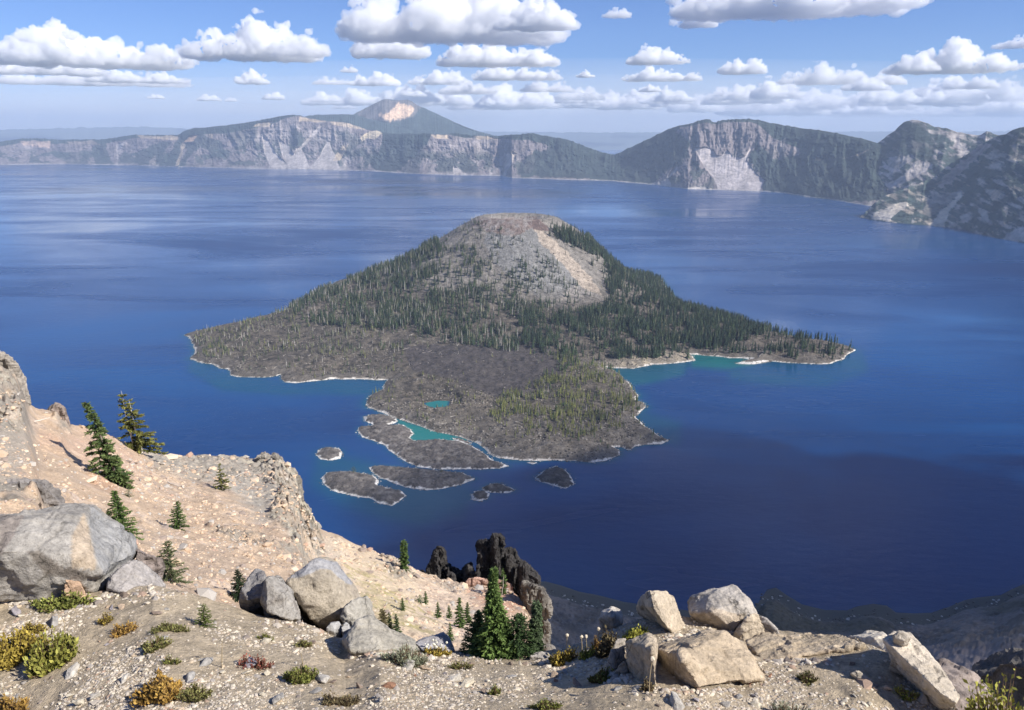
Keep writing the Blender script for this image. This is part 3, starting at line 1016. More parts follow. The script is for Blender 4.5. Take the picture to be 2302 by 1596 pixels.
def make_cloud(x0, x1, yt, yb, seed, label, thick=1.0, base_alt=1500, puff=1.0, depth=.55, vox=46, flat=.35):
    """x0..x1, yt..yb: where the photograph shows it; the flat base sits base_alt above the viewpoint"""
    r = np.random.default_rng(seed)
    if base_alt == 1500 and yb > 195:
        base_alt = 900 if yb < 252 else 640
    a, t = azt((x0 + x1) / 2, yb)
    D = base_alt / max(-float(t), .012)
    Pc = at((x0 + x1) / 2, yb, D)
    al, _ = azt(x0, yb); ar, _ = azt(x1, yb)
    W = D * (float(ar) - float(al)) * .98
    _, tt = azt((x0 + x1) / 2, yt)
    H = (-float(tt) + float(t)) * D
    H = max(H, W * .08)
    Dp = W * depth if W * depth < 3 * H else 3 * H
    Vs, Fs = [], []
    ph = r.uniform(0, 6.28, 4)

    def envf(u):
        e = (1 - abs(u) ** 4) * (.72 + .17 * math.sin(u * 4.1 + ph[0]) + .16 * math.sin(u * 9.3 + ph[1]) + .1 * math.sin(u * 17 + ph[2]))
        return min(max(e, .12), 1.0)
    k = int((22 + 34 * min(4, W / H)) * puff)
    off = 0
    for i in range(k):
        u = r.uniform(-1, 1)
        v = r.uniform(-1, 1)
        env = envf(u) * (1 - .45 * v * v)
        rad = H * r.choice([r.uniform(.18, .27), r.uniform(.09, .17)]) * (.55 + .45 * env)
        zc = (r.uniform(.25, 1) if r.random() < .7 else r.uniform(0, .4)) * max(H * env - rad, H * .05) + rad * .3
        c = np.array([u * (W / 2 - rad), v * Dp / 2 * (.4 + .6 * env), zc])
        Vs.append(ICO2[0] * rad * np.array([1.15, 1.1, .95]) + c)
        Fs.append(ICO2[1] + off)
        off += len(ICO2[0])
    for i in range(int(7 * W / H)):
        u = r.uniform(-1.02, 1.02)
        rad = H * r.uniform(.035, .085)
        c = np.array([u * W / 2, r.uniform(-.5, .5) * Dp, H * (envf(u) * r.uniform(.75, 1.02) if r.random() < .6 else r.uniform(.02, .3))])
        Vs.append(ICO2[0] * rad * np.array([r.uniform(1.2, 2.6), 1.2, .8]) + c)
        Fs.append(ICO2[1] + off)
        off += len(ICO2[0])
    # body
    for i in range(int(6 * W / H)):
        u = r.uniform(-.9, .9)
        rad = H * .34 * envf(u) + H * .06
        c = np.array([u * W / 2, r.uniform(-.5, .5) * Dp * .5, rad * .55])
        Vs.append(ICO2[0] * rad * np.array([1.8, 1.3, .8]) + c)
        Fs.append(ICO2[1] + off)
        off += len(ICO2[0])
    V = np.concatenate(Vs)
    o = link('cloud', mk_mesh('cloud', V, np.concatenate(Fs)))
    md = o.modifiers.new('r', 'REMESH')
    md.mode = 'VOXEL'
    md.voxel_size = H / vox * 1.15
    me = apply_mods(o)
    P = get_co(me)
    Nn = get_no(me)
    q = P / H
    d = fbm(q * 3.2 + seed, 2, seed) * .11 + fbm(q * 8 + seed, 4, seed + 5, .7) * .13 + (np.abs(fbm(q * 5.5 + 3, 4, seed + 8, .65))) * .15
    fl = sstep(-.02, flat * .35, q[:, 2])
    P = P + Nn * (d * (.25 + .75 * fl))[:, None] * H
    P[:, 2] = np.where(P[:, 2] < H * .06, H * .06 + (P[:, 2] - H * .06) * (.45 + .3 * np.clip(d / .1, -1, 1)), P[:, 2])
    me.vertices.foreach_set('co', P.astype(np.float32).ravel())
    me.update()
    me.polygons.foreach_set('use_smooth', np.ones(len(me.polygons), bool))
    key = round(thick, 2)
    dens = thick * 6.5 / H
    mm = cloud_mat('cloud droplets', dens)
    me.materials.clear()
    me.materials.append(mm)
    o.location = Pc
    o.rotation_euler.z = -float(a)
    tag(o, label, None, None, 'stuff')
    return o


CLOUDS = [
    (-30, 445, 42, 150, 1, 'broad billowing white cloud at the upper left', 1.2),
    (-60, 450, 150, 192, 2, 'low grey streaked cloud under the broad left one', .6),
    (415, 720, 30, 134, 3, 'rounded towering cloud left of centre', 1.2),
    (760, 1270, -70, 92, 4, 'large cloud cut by the top edge near the middle', 1.2),
    (790, 960, 50, 130, 5, 'puffy cloud tucked under the large top one', 1.0),
    (975, 1262, 84, 148, 6, 'white cloud below the large top one', 1.0),
    (1060, 1262, 140, 180, 7, 'thin bright cloud beneath a white one', .8),
    (530, 606, 153, 189, 8, 'small lone cloud in the left blue gap', 1.0),
    (768, 800, 144, 163, 9, 'tiny grey tuft beside the centre clouds', .5),
    (785, 902, 158, 192, 10, 'small double cloud left above the peak', .9),
    (915, 1065, 152, 190, 11, 'cream topped cloud right above the peak', .8),
    (1296, 1336, 157, 174, 12, 'tiny lone cloud near the middle of the sky', .8),
    (675, 872, 196, 236, 13, 'cream cloud bank left of the peak summit', .9),
    (875, 1072, 190, 236, 14, 'bright cloud bank directly behind the peak', .9),
    (1065, 1262, 180, 243, 15, 'tall bright cloud right of the peak', 1.1),
    (1268, 1344, 190, 243, 16, 'rounded cloud head in the low bank', 1.1),
    (1335, 1485, 188, 245, 17, 'cloud with a shaded side at the end of the bank', 1.0),
    (1408, 1550, 95, 144, 18, 'oval cloud floating over another oval one', .8),
    (1395, 1582, 147, 182, 19, 'flat oval cloud under its twin', .8),
    (1526, 1612, 18, 62, 20, 'small bright tuft near the top edge', .7),
    (1358, 1416, 12, 40, 21, 'faint wisp of cloud near the top edge', .35),
    (1480, 2080, -90, 34, 22, 'grey based cloud cut by the top edge at right', 1.0),
    (1618, 1728, 122, 166, 23, 'small double headed cloud at right', .9),
    (1740, 1965, 134, 190, 24, 'soft grey cloud layer in the right group', .5),
    (1975, 2290, 90, 163, 25, 'big domed white cloud at the upper right', 1.1),
    (2050, 2215, 160, 236, 26, 'brilliant white block of cloud at the right', 1.3),
    (1610, 1885, 184, 260, 27, 'long bumpy white cloud over the right mountain', 1.0),
    (1780, 2060, 180, 246, 28, 'grey white cloud between two brighter ones', .6),
    (2232, 2340, 72, 108, 29, 'faint cloud at the far right edge', .5),
    (2215, 2340, 190, 262, 30, 'shaded cloud at the right edge over the ridge', .8),
    (1500, 1625, 203, 252, 31, 'small pale cloud left of the long bumpy one', .7),
    (328, 372, 208, 222, 32, 'tiny distant cloud low on the left', .8),
    (442, 500, 208, 227, 33, 'small distant cloud low on the left', .9),
    (588, 642, 203, 224, 34, 'small bright cloud low above the cliffs', .9),
    (505, 535, 216, 228, 35, 'speck of cloud between two low ones', .6),
]
CLOUDS += [
    (-40, 250, 112, 168, 51, 'grey lower tier of the upper left cloud mass', .8),
    (180, 430, 150, 186, 52, 'white rounded end of the low left cloud layer', .8),
    (620, 735, 62, 128, 53, 'soft right shoulder of the towering cloud', .6),
    (1100, 1300, -10, 66, 54, 'right shoulder of the large top cloud', .9),
    (850, 960, 205, 240, 55, 'shaded cloud base behind the peak', .6),
    (1000, 1150, 214, 246, 56, 'grey cloud foot in the low bank', .5),
    (1880, 2010, 196, 250, 57, 'soft cloud between the bumpy one and the white block', .6),
    (2000, 2110, 112, 160, 58, 'left shoulder of the big domed cloud', .8),
    (1690, 1800, 170, 222, 59, 'round cloud head behind the bumpy cloud', .8),
    (700, 800, 170, 190, 63, 'faint wisp left of the peak', .3),
    (1840, 2302, 236, 262, 64, 'pale low cloud layer over the right ridges', .35),
]
_r = np.random.default_rng(9)
for i in range(30):
    x = _r.uniform(640, 2280); w = _r.uniform(50, 150) * (1.4 if x > 1500 else 1)
    yb = _r.uniform(206, 246) if x < 1500 else _r.uniform(190, 258)
    h = w * _r.uniform(.2, .36)
    CLOUDS.append((x, x + w, yb - h, yb, 200 + i, 'small cumulus of the low bank over the far rim', _r.uniform(.35, .9)))
for (x0, x1, yt, yb, seed, lab, th) in CLOUDS:
    make_cloud(x0, x1, yt, yb, seed, lab, th, vox=40 if (yb - yt) > 30 else 26)

# the cloud out of the frame whose shadow lies over the near shore and the island's tip
def shadow_cloud(cx, cy, w, d, seed, dens=.02, rag=80):
    """body at 1900 m whose sun shadow falls on cx, cy"""
    zc = 2000
    k = zc / math.tan(SUN_EL)
    x = cx + math.sin(SUN_AZ) * k
    y = cy + math.cos(SUN_AZ) * k
    r = np.random.default_rng(seed)
    Vs, Fs, off = [], [], 0
    for i in range(60):
        a = r.uniform(0, 6.28)
        q = r.uniform(0, 1) ** .5
        rad = r.uniform(.10, .2) * min(w, d)
        c = np.array([math.cos(a) * q * (w / 2 - rad), math.sin(a) * q * (d / 2 - rad), r.uniform(0, .25) * rad])
        Vs.append(ICO2[0] * rad * np.array([1.2, 1.2, .7]) + c)
        Fs.append(ICO2[1] + off)
        off += len(ICO2[0])
    o = link('cloud', mk_mesh('cloud', np.concatenate(Vs), np.concatenate(Fs)))
    md = o.modifiers.new('r', 'REMESH')
    md.mode = 'VOXEL'
    md.voxel_size = 14
    me = apply_mods(o)
    P = get_co(me)
    P = P + get_no(me) * (fbm(P / 190, 4, seed, .6) * rag)[:, None]
    me.vertices.foreach_set('co', P.astype(np.float32).ravel())
    me.polygons.foreach_set('use_smooth', np.ones(len(me.polygons), bool))
    me.update()
    me.materials.clear()
    me.materials.append(cloud_mat('cloud droplets', dens))
    o.location = (x, y, zc)
    tag(o, 'high cloud whose shadow darkens the near water', None, None, 'stuff')


for i, (x0, x1, yt, yb) in enumerate([(1500, 2350, -620, -330), (500, 1250, -560, -300), (1250, 1700, -330, -200)]):
    make_cloud(x0, x1, yt, yb, 70 + i, 'bright cloud high above the frame, mirrored in the lake', .22, vox=30)
shadow_cloud(360, 780, 900, 800, 61, .0055, 110)
shadow_cloud(520, 760, 1250, 760, 65, .0022, 130)
shadow_cloud(600, 850, 1500, 940, 63, .0013, 170)
shadow_cloud(1400, 620, 1200, 480, 62, .0028, 120)
shadow_cloud(1300, 800, 1800, 860, 64, .0012, 170)

# pale vapour standing on the horizon far behind everything, thinning upwards
for i, (hh, yy) in enumerate(((900, 53500), (1700, 54500), (2600, 55500), (3600, 56500), (4700, 57500))):
    V, Fq = ICO3
    V = V * np.array([85000, 4500, hh]) * (1 + .05 * fbm(V * 5, 3, 9 + i))[:, None]
    veil = link('cloud_veil', mk_mesh('cloud_veil', V, Fq), cloud_mat('veil droplets', 4.2e-5), None, (0, yy, 300))
    tag(veil, 'whitish veil of distant cloud along the horizon', None, None, 'stuff')

# ---------------------------------------------------------------- the slope under the viewpoint, one sheet from the feet to the lake
def plane_D(x, y, s=.42, h=1.6, lo=1, hi=9):
    a, t = azt(x, y)
    return float(np.clip(h / max(float(t) - s, .01), lo, hi))


CREST = [(-700, 1350), (-300, 1345), (0, 1345), (200, 1340), (270, 1330), (340, 1318), (410, 1330), (480, 1352), (560, 1375), (640, 1392), (700, 1400), (770, 1430), (850, 1412), (900, 1432),
         (950, 1452), (1010, 1466), (1100, 1473), (1200, 1475), (1260, 1468), (1320, 1450), (1380, 1424), (1440, 1402), (1500, 1392), (1580, 1396), (1680, 1412), (1760, 1420), (1850, 1426),
         (1950, 1438), (2010, 1462), (2060, 1500), (2110, 1545), (2155, 1590), (2190, 1640), (2300, 1760), (2600, 1900)]
CDX, CDD = [-700, 0, 600, 1000, 1300, 1700, 2000, 2200, 2600], [7.6, 7.0, 6.0, 5.3, 5.2, 5.3, 4.9, 4.5, 4.2]
crest = curve([(x, y, np.interp(x, CDX, CDD)) for x, y in CREST])
front = curve([(x, 1700, plane_D(x, 1700) * .92) for x in range(-1000, 3600, 100)])
RIDGE = [(-900, 700, 45), (-500, 740, 52), (-200, 770, 56), (0, 806, 58), (14, 812, 58), (30, 825, 58), (42, 850, 58), (52, 880, 58), (62, 902, 59), (78, 911, 60), (100, 912, 61), (125, 918, 61), (140, 932, 62), (155, 946, 62),
         (200, 962, 64), (250, 980, 66), (285, 995, 68), (330, 1013, 70), (370, 1020, 73), (400, 1023, 74), (440, 1022, 76), (470, 1018, 77), (520, 1022, 78), (560, 1028, 79), (585, 1032, 79),
         (610, 1032, 78), (635, 1042, 77), (655, 1062, 76), (668, 1090, 75), (676, 1130, 73), (692, 1152, 71), (706, 1172, 69), (716, 1192, 68), (740, 1201, 67), (765, 1208, 66), (800, 1228, 65), (850, 1248, 64),
         (900, 1268, 63), (945, 1290, 63), (1000, 1308, 64), (1050, 1316, 66), (1080, 1312, 68), (1120, 1316, 66), (1150, 1330, 62), (1175, 1360, 56), (1195, 1400, 50), (1212, 1450, 42), (1225, 1500, 34)]
ridge = curve(RIDGE)
BASE = [(-900, 1330), (0, 1345), (200, 1345), (340, 1322), (480, 1362), (560, 1385), (700, 1412), (850, 1425), (1010, 1480), (1100, 1488), (1200, 1505), (1240, 1560)]
basec = curve([(x, y, np.interp(x, [-900, 0, 600, 1200], [17, 18, 21, 24])) for x, y in BASE])
gul = curve([(x, y + 45, np.interp(x, [-900, 0, 600, 1200], [11, 11.5, 11.5, 11])) for x, y in BASE])
shorec = curve(NEAR_SHORE)
a_tr = float(azt(1225, 1490)[0])      # azimuth where the ridge ends and the open drop begins

azd = np.linspace(R(-36.5), R(36.5), 1150)
azs = np.concatenate([np.linspace(-math.pi, R(-37), 60), azd, np.linspace(R(37), math.pi, 60)])


def openlayer(D, z):
    return D, CAM[2] + z


def L(az, c):
    return cat(c, az)


blend = sstep(a_tr - R(.35), a_tr + R(.9), azs)
layers = []
c = cat(crest, azs); f_ = cat(front, azs)
# behind and beside the viewer the ground simply carries on
one = np.ones_like(azs)
layers.append((.25 * one, (CAM[2] - 1.66) * one, 1))
layers.append((f_[0] * .45, CAM[2] - 1.6 - .40 * f_[0] * .45, 22))
layers.append((f_[0], f_[1], 70))
layers.append((c[0], c[1], 190))
fwd = np.cos(azs)


def pairL(closed, opn, rows):
    D = np.exp(np.log(closed[0]) * (1 - blend) + np.log(opn[0]) * blend)
    z = closed[1] * (1 - blend) + opn[1] * blend
    layers.append((D, z, rows))


g_ = cat(gul, azs); b_ = cat(basec, azs); r_ = cat(ridge, azs); s_ = cat(shorec, azs)
D0, Z0 = c
cl1 = (D0 + .5, Z0 - .45)
op1 = (D0 + .5, Z0 - .6)
pairL(cl1, op1, 14)
pairL(g_, (D0 + 5, Z0 - 6.5), 40)
pairL(b_, (D0 + 16, Z0 - 19), 40)
mid = (b_[0] * .45 + r_[0] * .55, None)
zlin = b_[1] * .45 + r_[1] * .55
pairL((mid[0], zlin - 1.0), (70 * one, CAM[2] - 66 * one), 170)
pairL(r_, (150 * one, CAM[2] - 142 * one), 170)
pairL((r_[0] + 10, r_[1] - 16), (260 * one, CAM[2] - 236 * one), 70)
sD = s_[0]
kk = sstep(R(8), R(30), azs)
pairL((sD * .55, CAM[2] - 472 * .72 * one), (sD * .66, CAM[2] - 472 * (.80 - .10 * kk)), 120)
pairL((sD * .85, CAM[2] - 472 * .92 * one), (sD * .84, CAM[2] - 472 * (.935 - .03 * kk)), 110)
pairL((sD, 0 * one), (sD, 0 * one), 120)
pairL((sD + 26, -10 * one), (sD + 26, -10 * one), 6)
Dg = [layers[0][0][None]]; Zg = [layers[0][1][None]]; Kg = [np.zeros((1, len(azs)))]
for k in range(1, len(layers)):
    d0, z0, _ = layers[k - 1]; d1, z1, rows = layers[k]
    t = np.linspace(0, 1, rows + 1)[1:, None]
    geo = np.exp(np.log(d0)[None] * (1 - t) + np.log(d1)[None] * t)
    Dg.append(geo)
    tt = (geo - d0) / (d1 - d0)
    Zg.append(z0[None] * (1 - tt) + z1[None] * tt)
    Kg.append(k - 1 + np.broadcast_to(t, geo.shape))
Dg = np.concatenate(Dg); Zg = np.concatenate(Zg); Kg = np.concatenate(Kg)
nr, nc = Dg.shape
AZ = np.broadcast_to(azs, Dg.shape)
# ground behind the viewer rises gently
bk = sstep(R(60), R(120), np.abs(AZ))
Zb = CAM[2] - 1.66 + .03 * np.minimum(Dg, 200)
far_b = sstep(R(75), R(120), np.abs(AZ))
Zg = np.where(Dg < 300, Zg * (1 - far_b) + Zb * far_b, Zg * (1 - far_b) + (CAM[2] + 4) * far_b)
X = (Dg * np.sin(AZ)).ravel(); Y = (Dg * np.cos(AZ)).ravel(); Z = Zg.ravel().copy(); K = Kg.ravel(); Dr = Dg.ravel()
px, py = to_px(np.stack([X, Y, Z], -1))
px = np.where(Y > 0, px, -9999)


def openness():
    return np.broadcast_to(blend, Dg.shape).ravel()


op = openness()
near = sstep(14, 7, Dr)
midm = sstep(14, 24, Dr) * sstep(130, 100, Dr) * (1 - op)
farm = sstep(200, 400, Dr)
# foreground: dusty gravel, small undulations
q = np.stack([X, Y, Z * 0], -1)
Z += near * sstep(.5, 2, Dr) * (fbm(q / 1.1, 4, 1001) * .07 + fbm(q / .16, 3, 1005, .6) * .018 + np.maximum(vnoise(q / .055, 1006), .1) * .007 * sstep(9, 5, Dr))
# middle slope: scree ripples and rock outcrops
q = np.stack([X, Y, Z], -1)
gr = fbm(np.stack([X * .8 - Z * .6, Y * .4, Z * 1.2], -1) / 9, 4, 1011)
stones = np.maximum(fbm(q / .8, 3, 1015, .7), -.1) * .9


def pmask(poly, soft_=8, nz=0, amt=0):
    pl = np.array(poly, float)
    m_ = np.zeros(len(px))
    s = (px > pl[:, 0].min() - 60) & (px < pl[:, 0].max() + 60) & (py > pl[:, 1].min() - 60) & (py < pl[:, 1].max() + 60)
    d = polydist(px[s], py[s], pl)
    d = np.where(inpoly(px[s], py[s], pl), d, -d) + (nz[s] * amt if amt else 0)
    m_[s] = sstep(-soft_, soft_, d)
    return m_


nzp = fbm(q / 3.2, 3, 1020)
OUT = [([(-200, 760), (20, 800), (64, 900), (60, 960), (-200, 990)], 1.6), ([(112, 915), (150, 915), (158, 965), (128, 960)], 1.0),
       ([(-50, 1080), (60, 1085), (130, 1110), (170, 1150), (120, 1160), (-50, 1150)], 1.0),
       ([(590, 1010), (640, 1010), (690, 1060), (710, 1180), (728, 1240), (690, 1260), (640, 1180), (600, 1150), (640, 1100), (560, 1050)], 1.8),
       ([(470, 1180), (560, 1190), (690, 1250), (760, 1320), (700, 1310), (600, 1300), (540, 1230)], .9),
       ([(855, 1240), (900, 1262), (935, 1290), (930, 1310), (880, 1290)], .9), ([(940, 1280), (1010, 1300), (1060, 1330), (1000, 1330)], .8),
       ([(330, 1010), (600, 1020), (640, 1060), (560, 1080), (420, 1070), (340, 1050)], .55),
       ([(1040, 1296), (1180, 1305), (1180, 1350), (1040, 1335)], .4)]
om = np.zeros(len(px))
for poly, amt in OUT:
    om = np.maximum(om, pmask(poly, 9, nzp, 14) * amt)
om = om * (K > 6.5) * (K < 9.5)
endw = np.exp(-((K - 8.0) / .06) ** 2)
Z += midm * (gr * .55 + stones * .28 * (1 + om * 1.5))
blk = ridged(np.stack([X / 2.4, Y / 2.4, Z / 3.5], -1), 4, 1031, .6)
Z += om * midm * (blk - .3) * .5
Dd = om * midm * fbm(np.stack([X / 1.6, Y / 1.6, Z / 2.6], -1), 4, 1035, .6) * .6
X += Dd * np.sin(AZ.ravel()); Y += Dd * np.cos(AZ.ravel())
# lower drop and the beach rubble
q = np.stack([X, Y, Z * .6], -1)
lowm = sstep(24, 60, Dr) * (1 - midm) * (K < 13.2)
Z += lowm * (fbm(q / 55, 4, 1041, .5) * 4.5 * sstep(60, 300, Dr) * sstep(0, 30, Z) + (fbm(q / 7, 4, 1045, .65) * 3.0 + np.maximum(fbm(q / 3, 2, 1046), 0) * 2.0) * sstep(0, 5, Z + 1))
Z = np.where((K > 11.5) & (K < 13), np.maximum(Z, .1 + 0 * Z), Z)

# ---- albedo
n_ = len(X)
n1 = fbm(np.stack([X, Y, Z], -1) / 6, 4, 1051)
n2 = fbm(np.stack([X, Y, Z], -1) / 1.3, 4, 1055, .6)
n0 = fbm(np.stack([X, Y, Z], -1) / .5, 4, 1058, .6)
col = np.tile(C(.455, .37, .26), (n_, 1))
col = blendmask(col, sstep(-.2, .5, n0) * near, C(.36, .295, .21))
col = blendmask(col, sstep(.1, .6, fbm(q * 0 + np.stack([X, Y, Z], -1) / 1.2, 3, 1060)) * near * .7, C(.52, .435, .32))
pk = lerp(np.tile(C(.52, .385, .265), (n_, 1)), C(.43, .33, .24), sstep(-.3, .5, n1))
pk = blendmask(pk, sstep(.15, .5, n2) * .6, C(.60, .49, .40))
pk = blendmask(pk, sstep(.25, .6, -n2) * .6, C(.34, .26, .21))
for poly, cc, amt in (([(60, 940), (250, 985), (330, 1040), (300, 1100), (200, 1040), (80, 1000)], C(.50, .34, .245), .6),
                      ([(190, 1040), (270, 1060), (260, 1100), (200, 1080)], C(.44, .25, .15), .6),
                      ([(330, 1010), (600, 1025), (650, 1100), (600, 1170), (500, 1100), (400, 1060), (330, 1040)], C(.33, .31, .27), .85),
                      ([(-50, 880), (60, 900), (90, 960), (40, 1100), (-50, 1050)], C(.36, .32, .265), .8),
                      ([(740, 1200), (940, 1285), (1000, 1400), (1010, 1470), (850, 1420), (760, 1300)], C(.60, .48, .34), .85),
                      ([(820, 1290), (900, 1330), (930, 1420), (860, 1400), (800, 1330)], C(.40, .34, .15), .5),
                      ([(1040, 1300), (1160, 1310), (1190, 1370), (1130, 1400), (1060, 1360)], C(.50, .29, .20), .85),
                      ([(940, 1310), (1050, 1320), (1100, 1400), (1180, 1480), (1000, 1470), (960, 1400)], C(.58, .46, .35), .7),
                      ([(680, 1200), (760, 1220), (790, 1300), (740, 1300), (700, 1260)], C(.60, .50, .38), .85)):
    pk = blendmask(pk, pmask(poly, 20, nzp, 26) * amt, C(*cc) if not isinstance(cc, np.ndarray) else cc)
ns_ = fbm(np.stack([(X * .8 - Z * .5) / 1.2, Y / 5, (Z + X * .6) / .8], -1), 4, 1071, .6)
straw = pmask([(760, 1250), (880, 1290), (960, 1370), (1010, 1440), (880, 1420), (800, 1340)], 26, nzp, 30)
pk = blendmask(pk, straw * sstep(.05, .3, ns_) * .75, C(.36, .33, .12))
pk = blendmask(pk, sstep(.15, .45, ns_) * .4, C(.36, .26, .19))
pk = blendmask(pk, sstep(.15, .45, -ns_) * .4, C(.68, .54, .41))
pk = blendmask(pk, np.clip(om, 0, 1) * sstep(-.6, .2, n2) * .95, C(.25, .225, .19))
pk = blendmask(pk, np.clip(om, 0, 1) * sstep(.25, .6, n1 + n2) * .8, C(.42, .38, .30))
w = sstep(10, 14, Dr) * (1 - op)
col = blendmask(col, w, pk)
lw = sstep(9, 20, Dr) * op
rk = lerp(np.tile(C(.23, .195, .165), (n_, 1)), C(.14, .12, .10), sstep(-.2, .4, fbm(q / 18, 3, 1061)))
rk = blendmask(rk, sstep(.2, .5, fbm(q / 4, 3, 1065, .75)) * .85, C(.26, .235, .215))
rk = blendmask(rk, pmask([(1690, 1340), (1730, 1340), (1850, 1400), (1960, 1385), (2020, 1410), (1990, 1425), (1700, 1420)], 10) * .8, C(.085, .085, .06))
rk = blendmask(rk, pmask([(2200, 1370), (2260, 1355), (2330, 1335), (2330, 1360), (2240, 1385)], 8) * .6, C(.10, .09, .055))
rk = blendmask(rk, pmask([(2030, 1450), (2330, 1455), (2330, 1540), (2100, 1540)], 14) * .8, C(.235, .205, .20))
col = blendmask(col, np.maximum(lw, farm), rk)
wetl = (Z < 1.2) & (K > 11)
col = blendmask(col, wetl * 1.0, C(.10, .10, .085))
V = np.stack([X, Y, Z], -1)
m_near = mat_attr_terrain('dusty scree', 9, 45, .42, .03, .8)
nn = m_near.node_tree
# coarser break-up for the slope farther off
slope = link('slope_terrain', mk_mesh('slope_terrain', V, gridfaces(nr, nc)[:, ::-1], True, {'col': np.clip(col, .02, .85)}), m_near)
tag(slope, 'dusty gravel ledge and pinkish scree slope dropping to the lake', None, None, 'structure')

from mathutils.bvhtree import BVHTree
_front = (np.abs(azs) < R(40))
_ci = np.where(_front)[0]
_c0, _c1 = _ci[0], _ci[-1] + 1
_rsel = int((Dg[:, nc // 2] < 400).sum())
_sub = V.reshape(nr, nc, 3)[:_rsel, _c0:_c1]
_q = gridfaces(_sub.shape[0], _sub.shape[1])
BVH = BVHTree.FromPolygons(_sub.reshape(-1, 3).tolist(), _q.tolist())


def _shore_rocks():
    pts, sz, cl_ = [], [], []
    rr = np.random.default_rng(5)
    def along(poly, closed, n_, s0, s1, spread, pale):
        poly = np.asarray(poly)
        if closed: poly = np.concatenate([poly, poly[:1]])
        seg = np.hypot(*(poly[1:] - poly[:-1]).T)
        cum = np.concatenate([[0], np.cumsum(seg)])
        t = rr.uniform(0, cum[-1], n_)
        i = np.clip(np.searchsorted(cum, t) - 1, 0, len(seg) - 1)
        f = ((t - cum[i]) / seg[i])[:, None]
        p = poly[i] * (1 - f) + poly[i + 1] * f + rr.normal(size=(n_, 2)) * spread
        s_ = rr.uniform(0, 1, n_) ** 2.2 * (s1 - s0) + s0
        pts.append(np.concatenate([p, (s_ * .1)[:, None]], 1)); sz.append(s_)
        c_ = np.where(rr.random(n_)[:, None] < pale, C(.55, .51, .45), C(.13, .118, .105)) * rr.uniform(.7, 1.15, (n_, 1))
        cl_.append(c_)
    for nm, pl in poly_islets.items():
        along(pl, True, int(len(pl) * 4.5), .8, 3.2, 1.6, .6)
    along(poly_main, True, 3600, .8, 3.4, 2.0, .4)
    along(near_xy, False, 2600, .8, 4.5, 5.0, .3)
    return np.concatenate(pts), np.concatenate(sz), np.concatenate(cl_)


def hit(x, y, far=400):
    """ground point seen at the photograph's pixel (x, y)"""
    d = Vector([float(v) for v in ray(x, y)]).normalized()
    h_ = BVH.ray_cast(Vector(CAM), d, far)
    return None if h_[0] is None else np.array(h_[0])


def ground_z(x, y):
    h_ = BVH.ray_cast(Vector((x, y, CAM[2] + 5)), Vector((0, 0, -1)), 600)
    return None if h_[0] is None else h_[0].z

# ---------------------------------------------------------------- rocks
def rock_mat(name, s1, bump_d, contrast=.4):
    return mat_attr_terrain(name, s1, s1 * 4.5, contrast, bump_d, .9)


m_rock = rock_mat('boulder stone', 6, .02, .42)
n = m_rock.node_tree
b = n.nodes['Principled BSDF']
src = b.inputs['Base Color'].links[0].from_socket
wv = wpos(n)
wn = noise_node(n, 2.2, 4, .6, vec=wv)
add = N(n, 'ShaderNodeVectorMath', operation='MULTIPLY_ADD')
n.links.new(wn.outputs['Color'], add.inputs[0]); add.inputs[1].default_value = (.5, .5, .5); n.links.new(wv, add.inputs[2])
vo = N(n, 'ShaderNodeTexVoronoi', feature='DISTANCE_TO_EDGE'); vo.inputs['Scale'].default_value = 1.9
n.links.new(add.outputs[0], vo.inputs['Vector'])
ck = mapr(n, vo.outputs['Distance'], 0, .016, .32, 1)
gate = noise_node(n, 1.7, 2, .5, vec=wv)
ck2 = mixc(n, mapr(n, gate.outputs[0], .5, .58, 0, 1), (1, 1, 1), ck)
sp = noise_node(n, 38, 3, .7, vec=wv)
spk = mapr(n, sp.outputs[0], .60, .70, 1, .55)
c1 = mixc(n, 1.0, src, ck2, 'MULTIPLY')
n.links.new(mixc(n, 1.0, c1, spk, 'MULTIPLY'), b.inputs['Base Color'])
fb = noise_node(n, 26, 8, .7, vec=wv)
pb = b.inputs['Normal'].links[0].from_socket
bump(n, b, fb.outputs[0], .6, .02, pb)
m_crag = rock_mat('crag rock', .8, .12, .55)


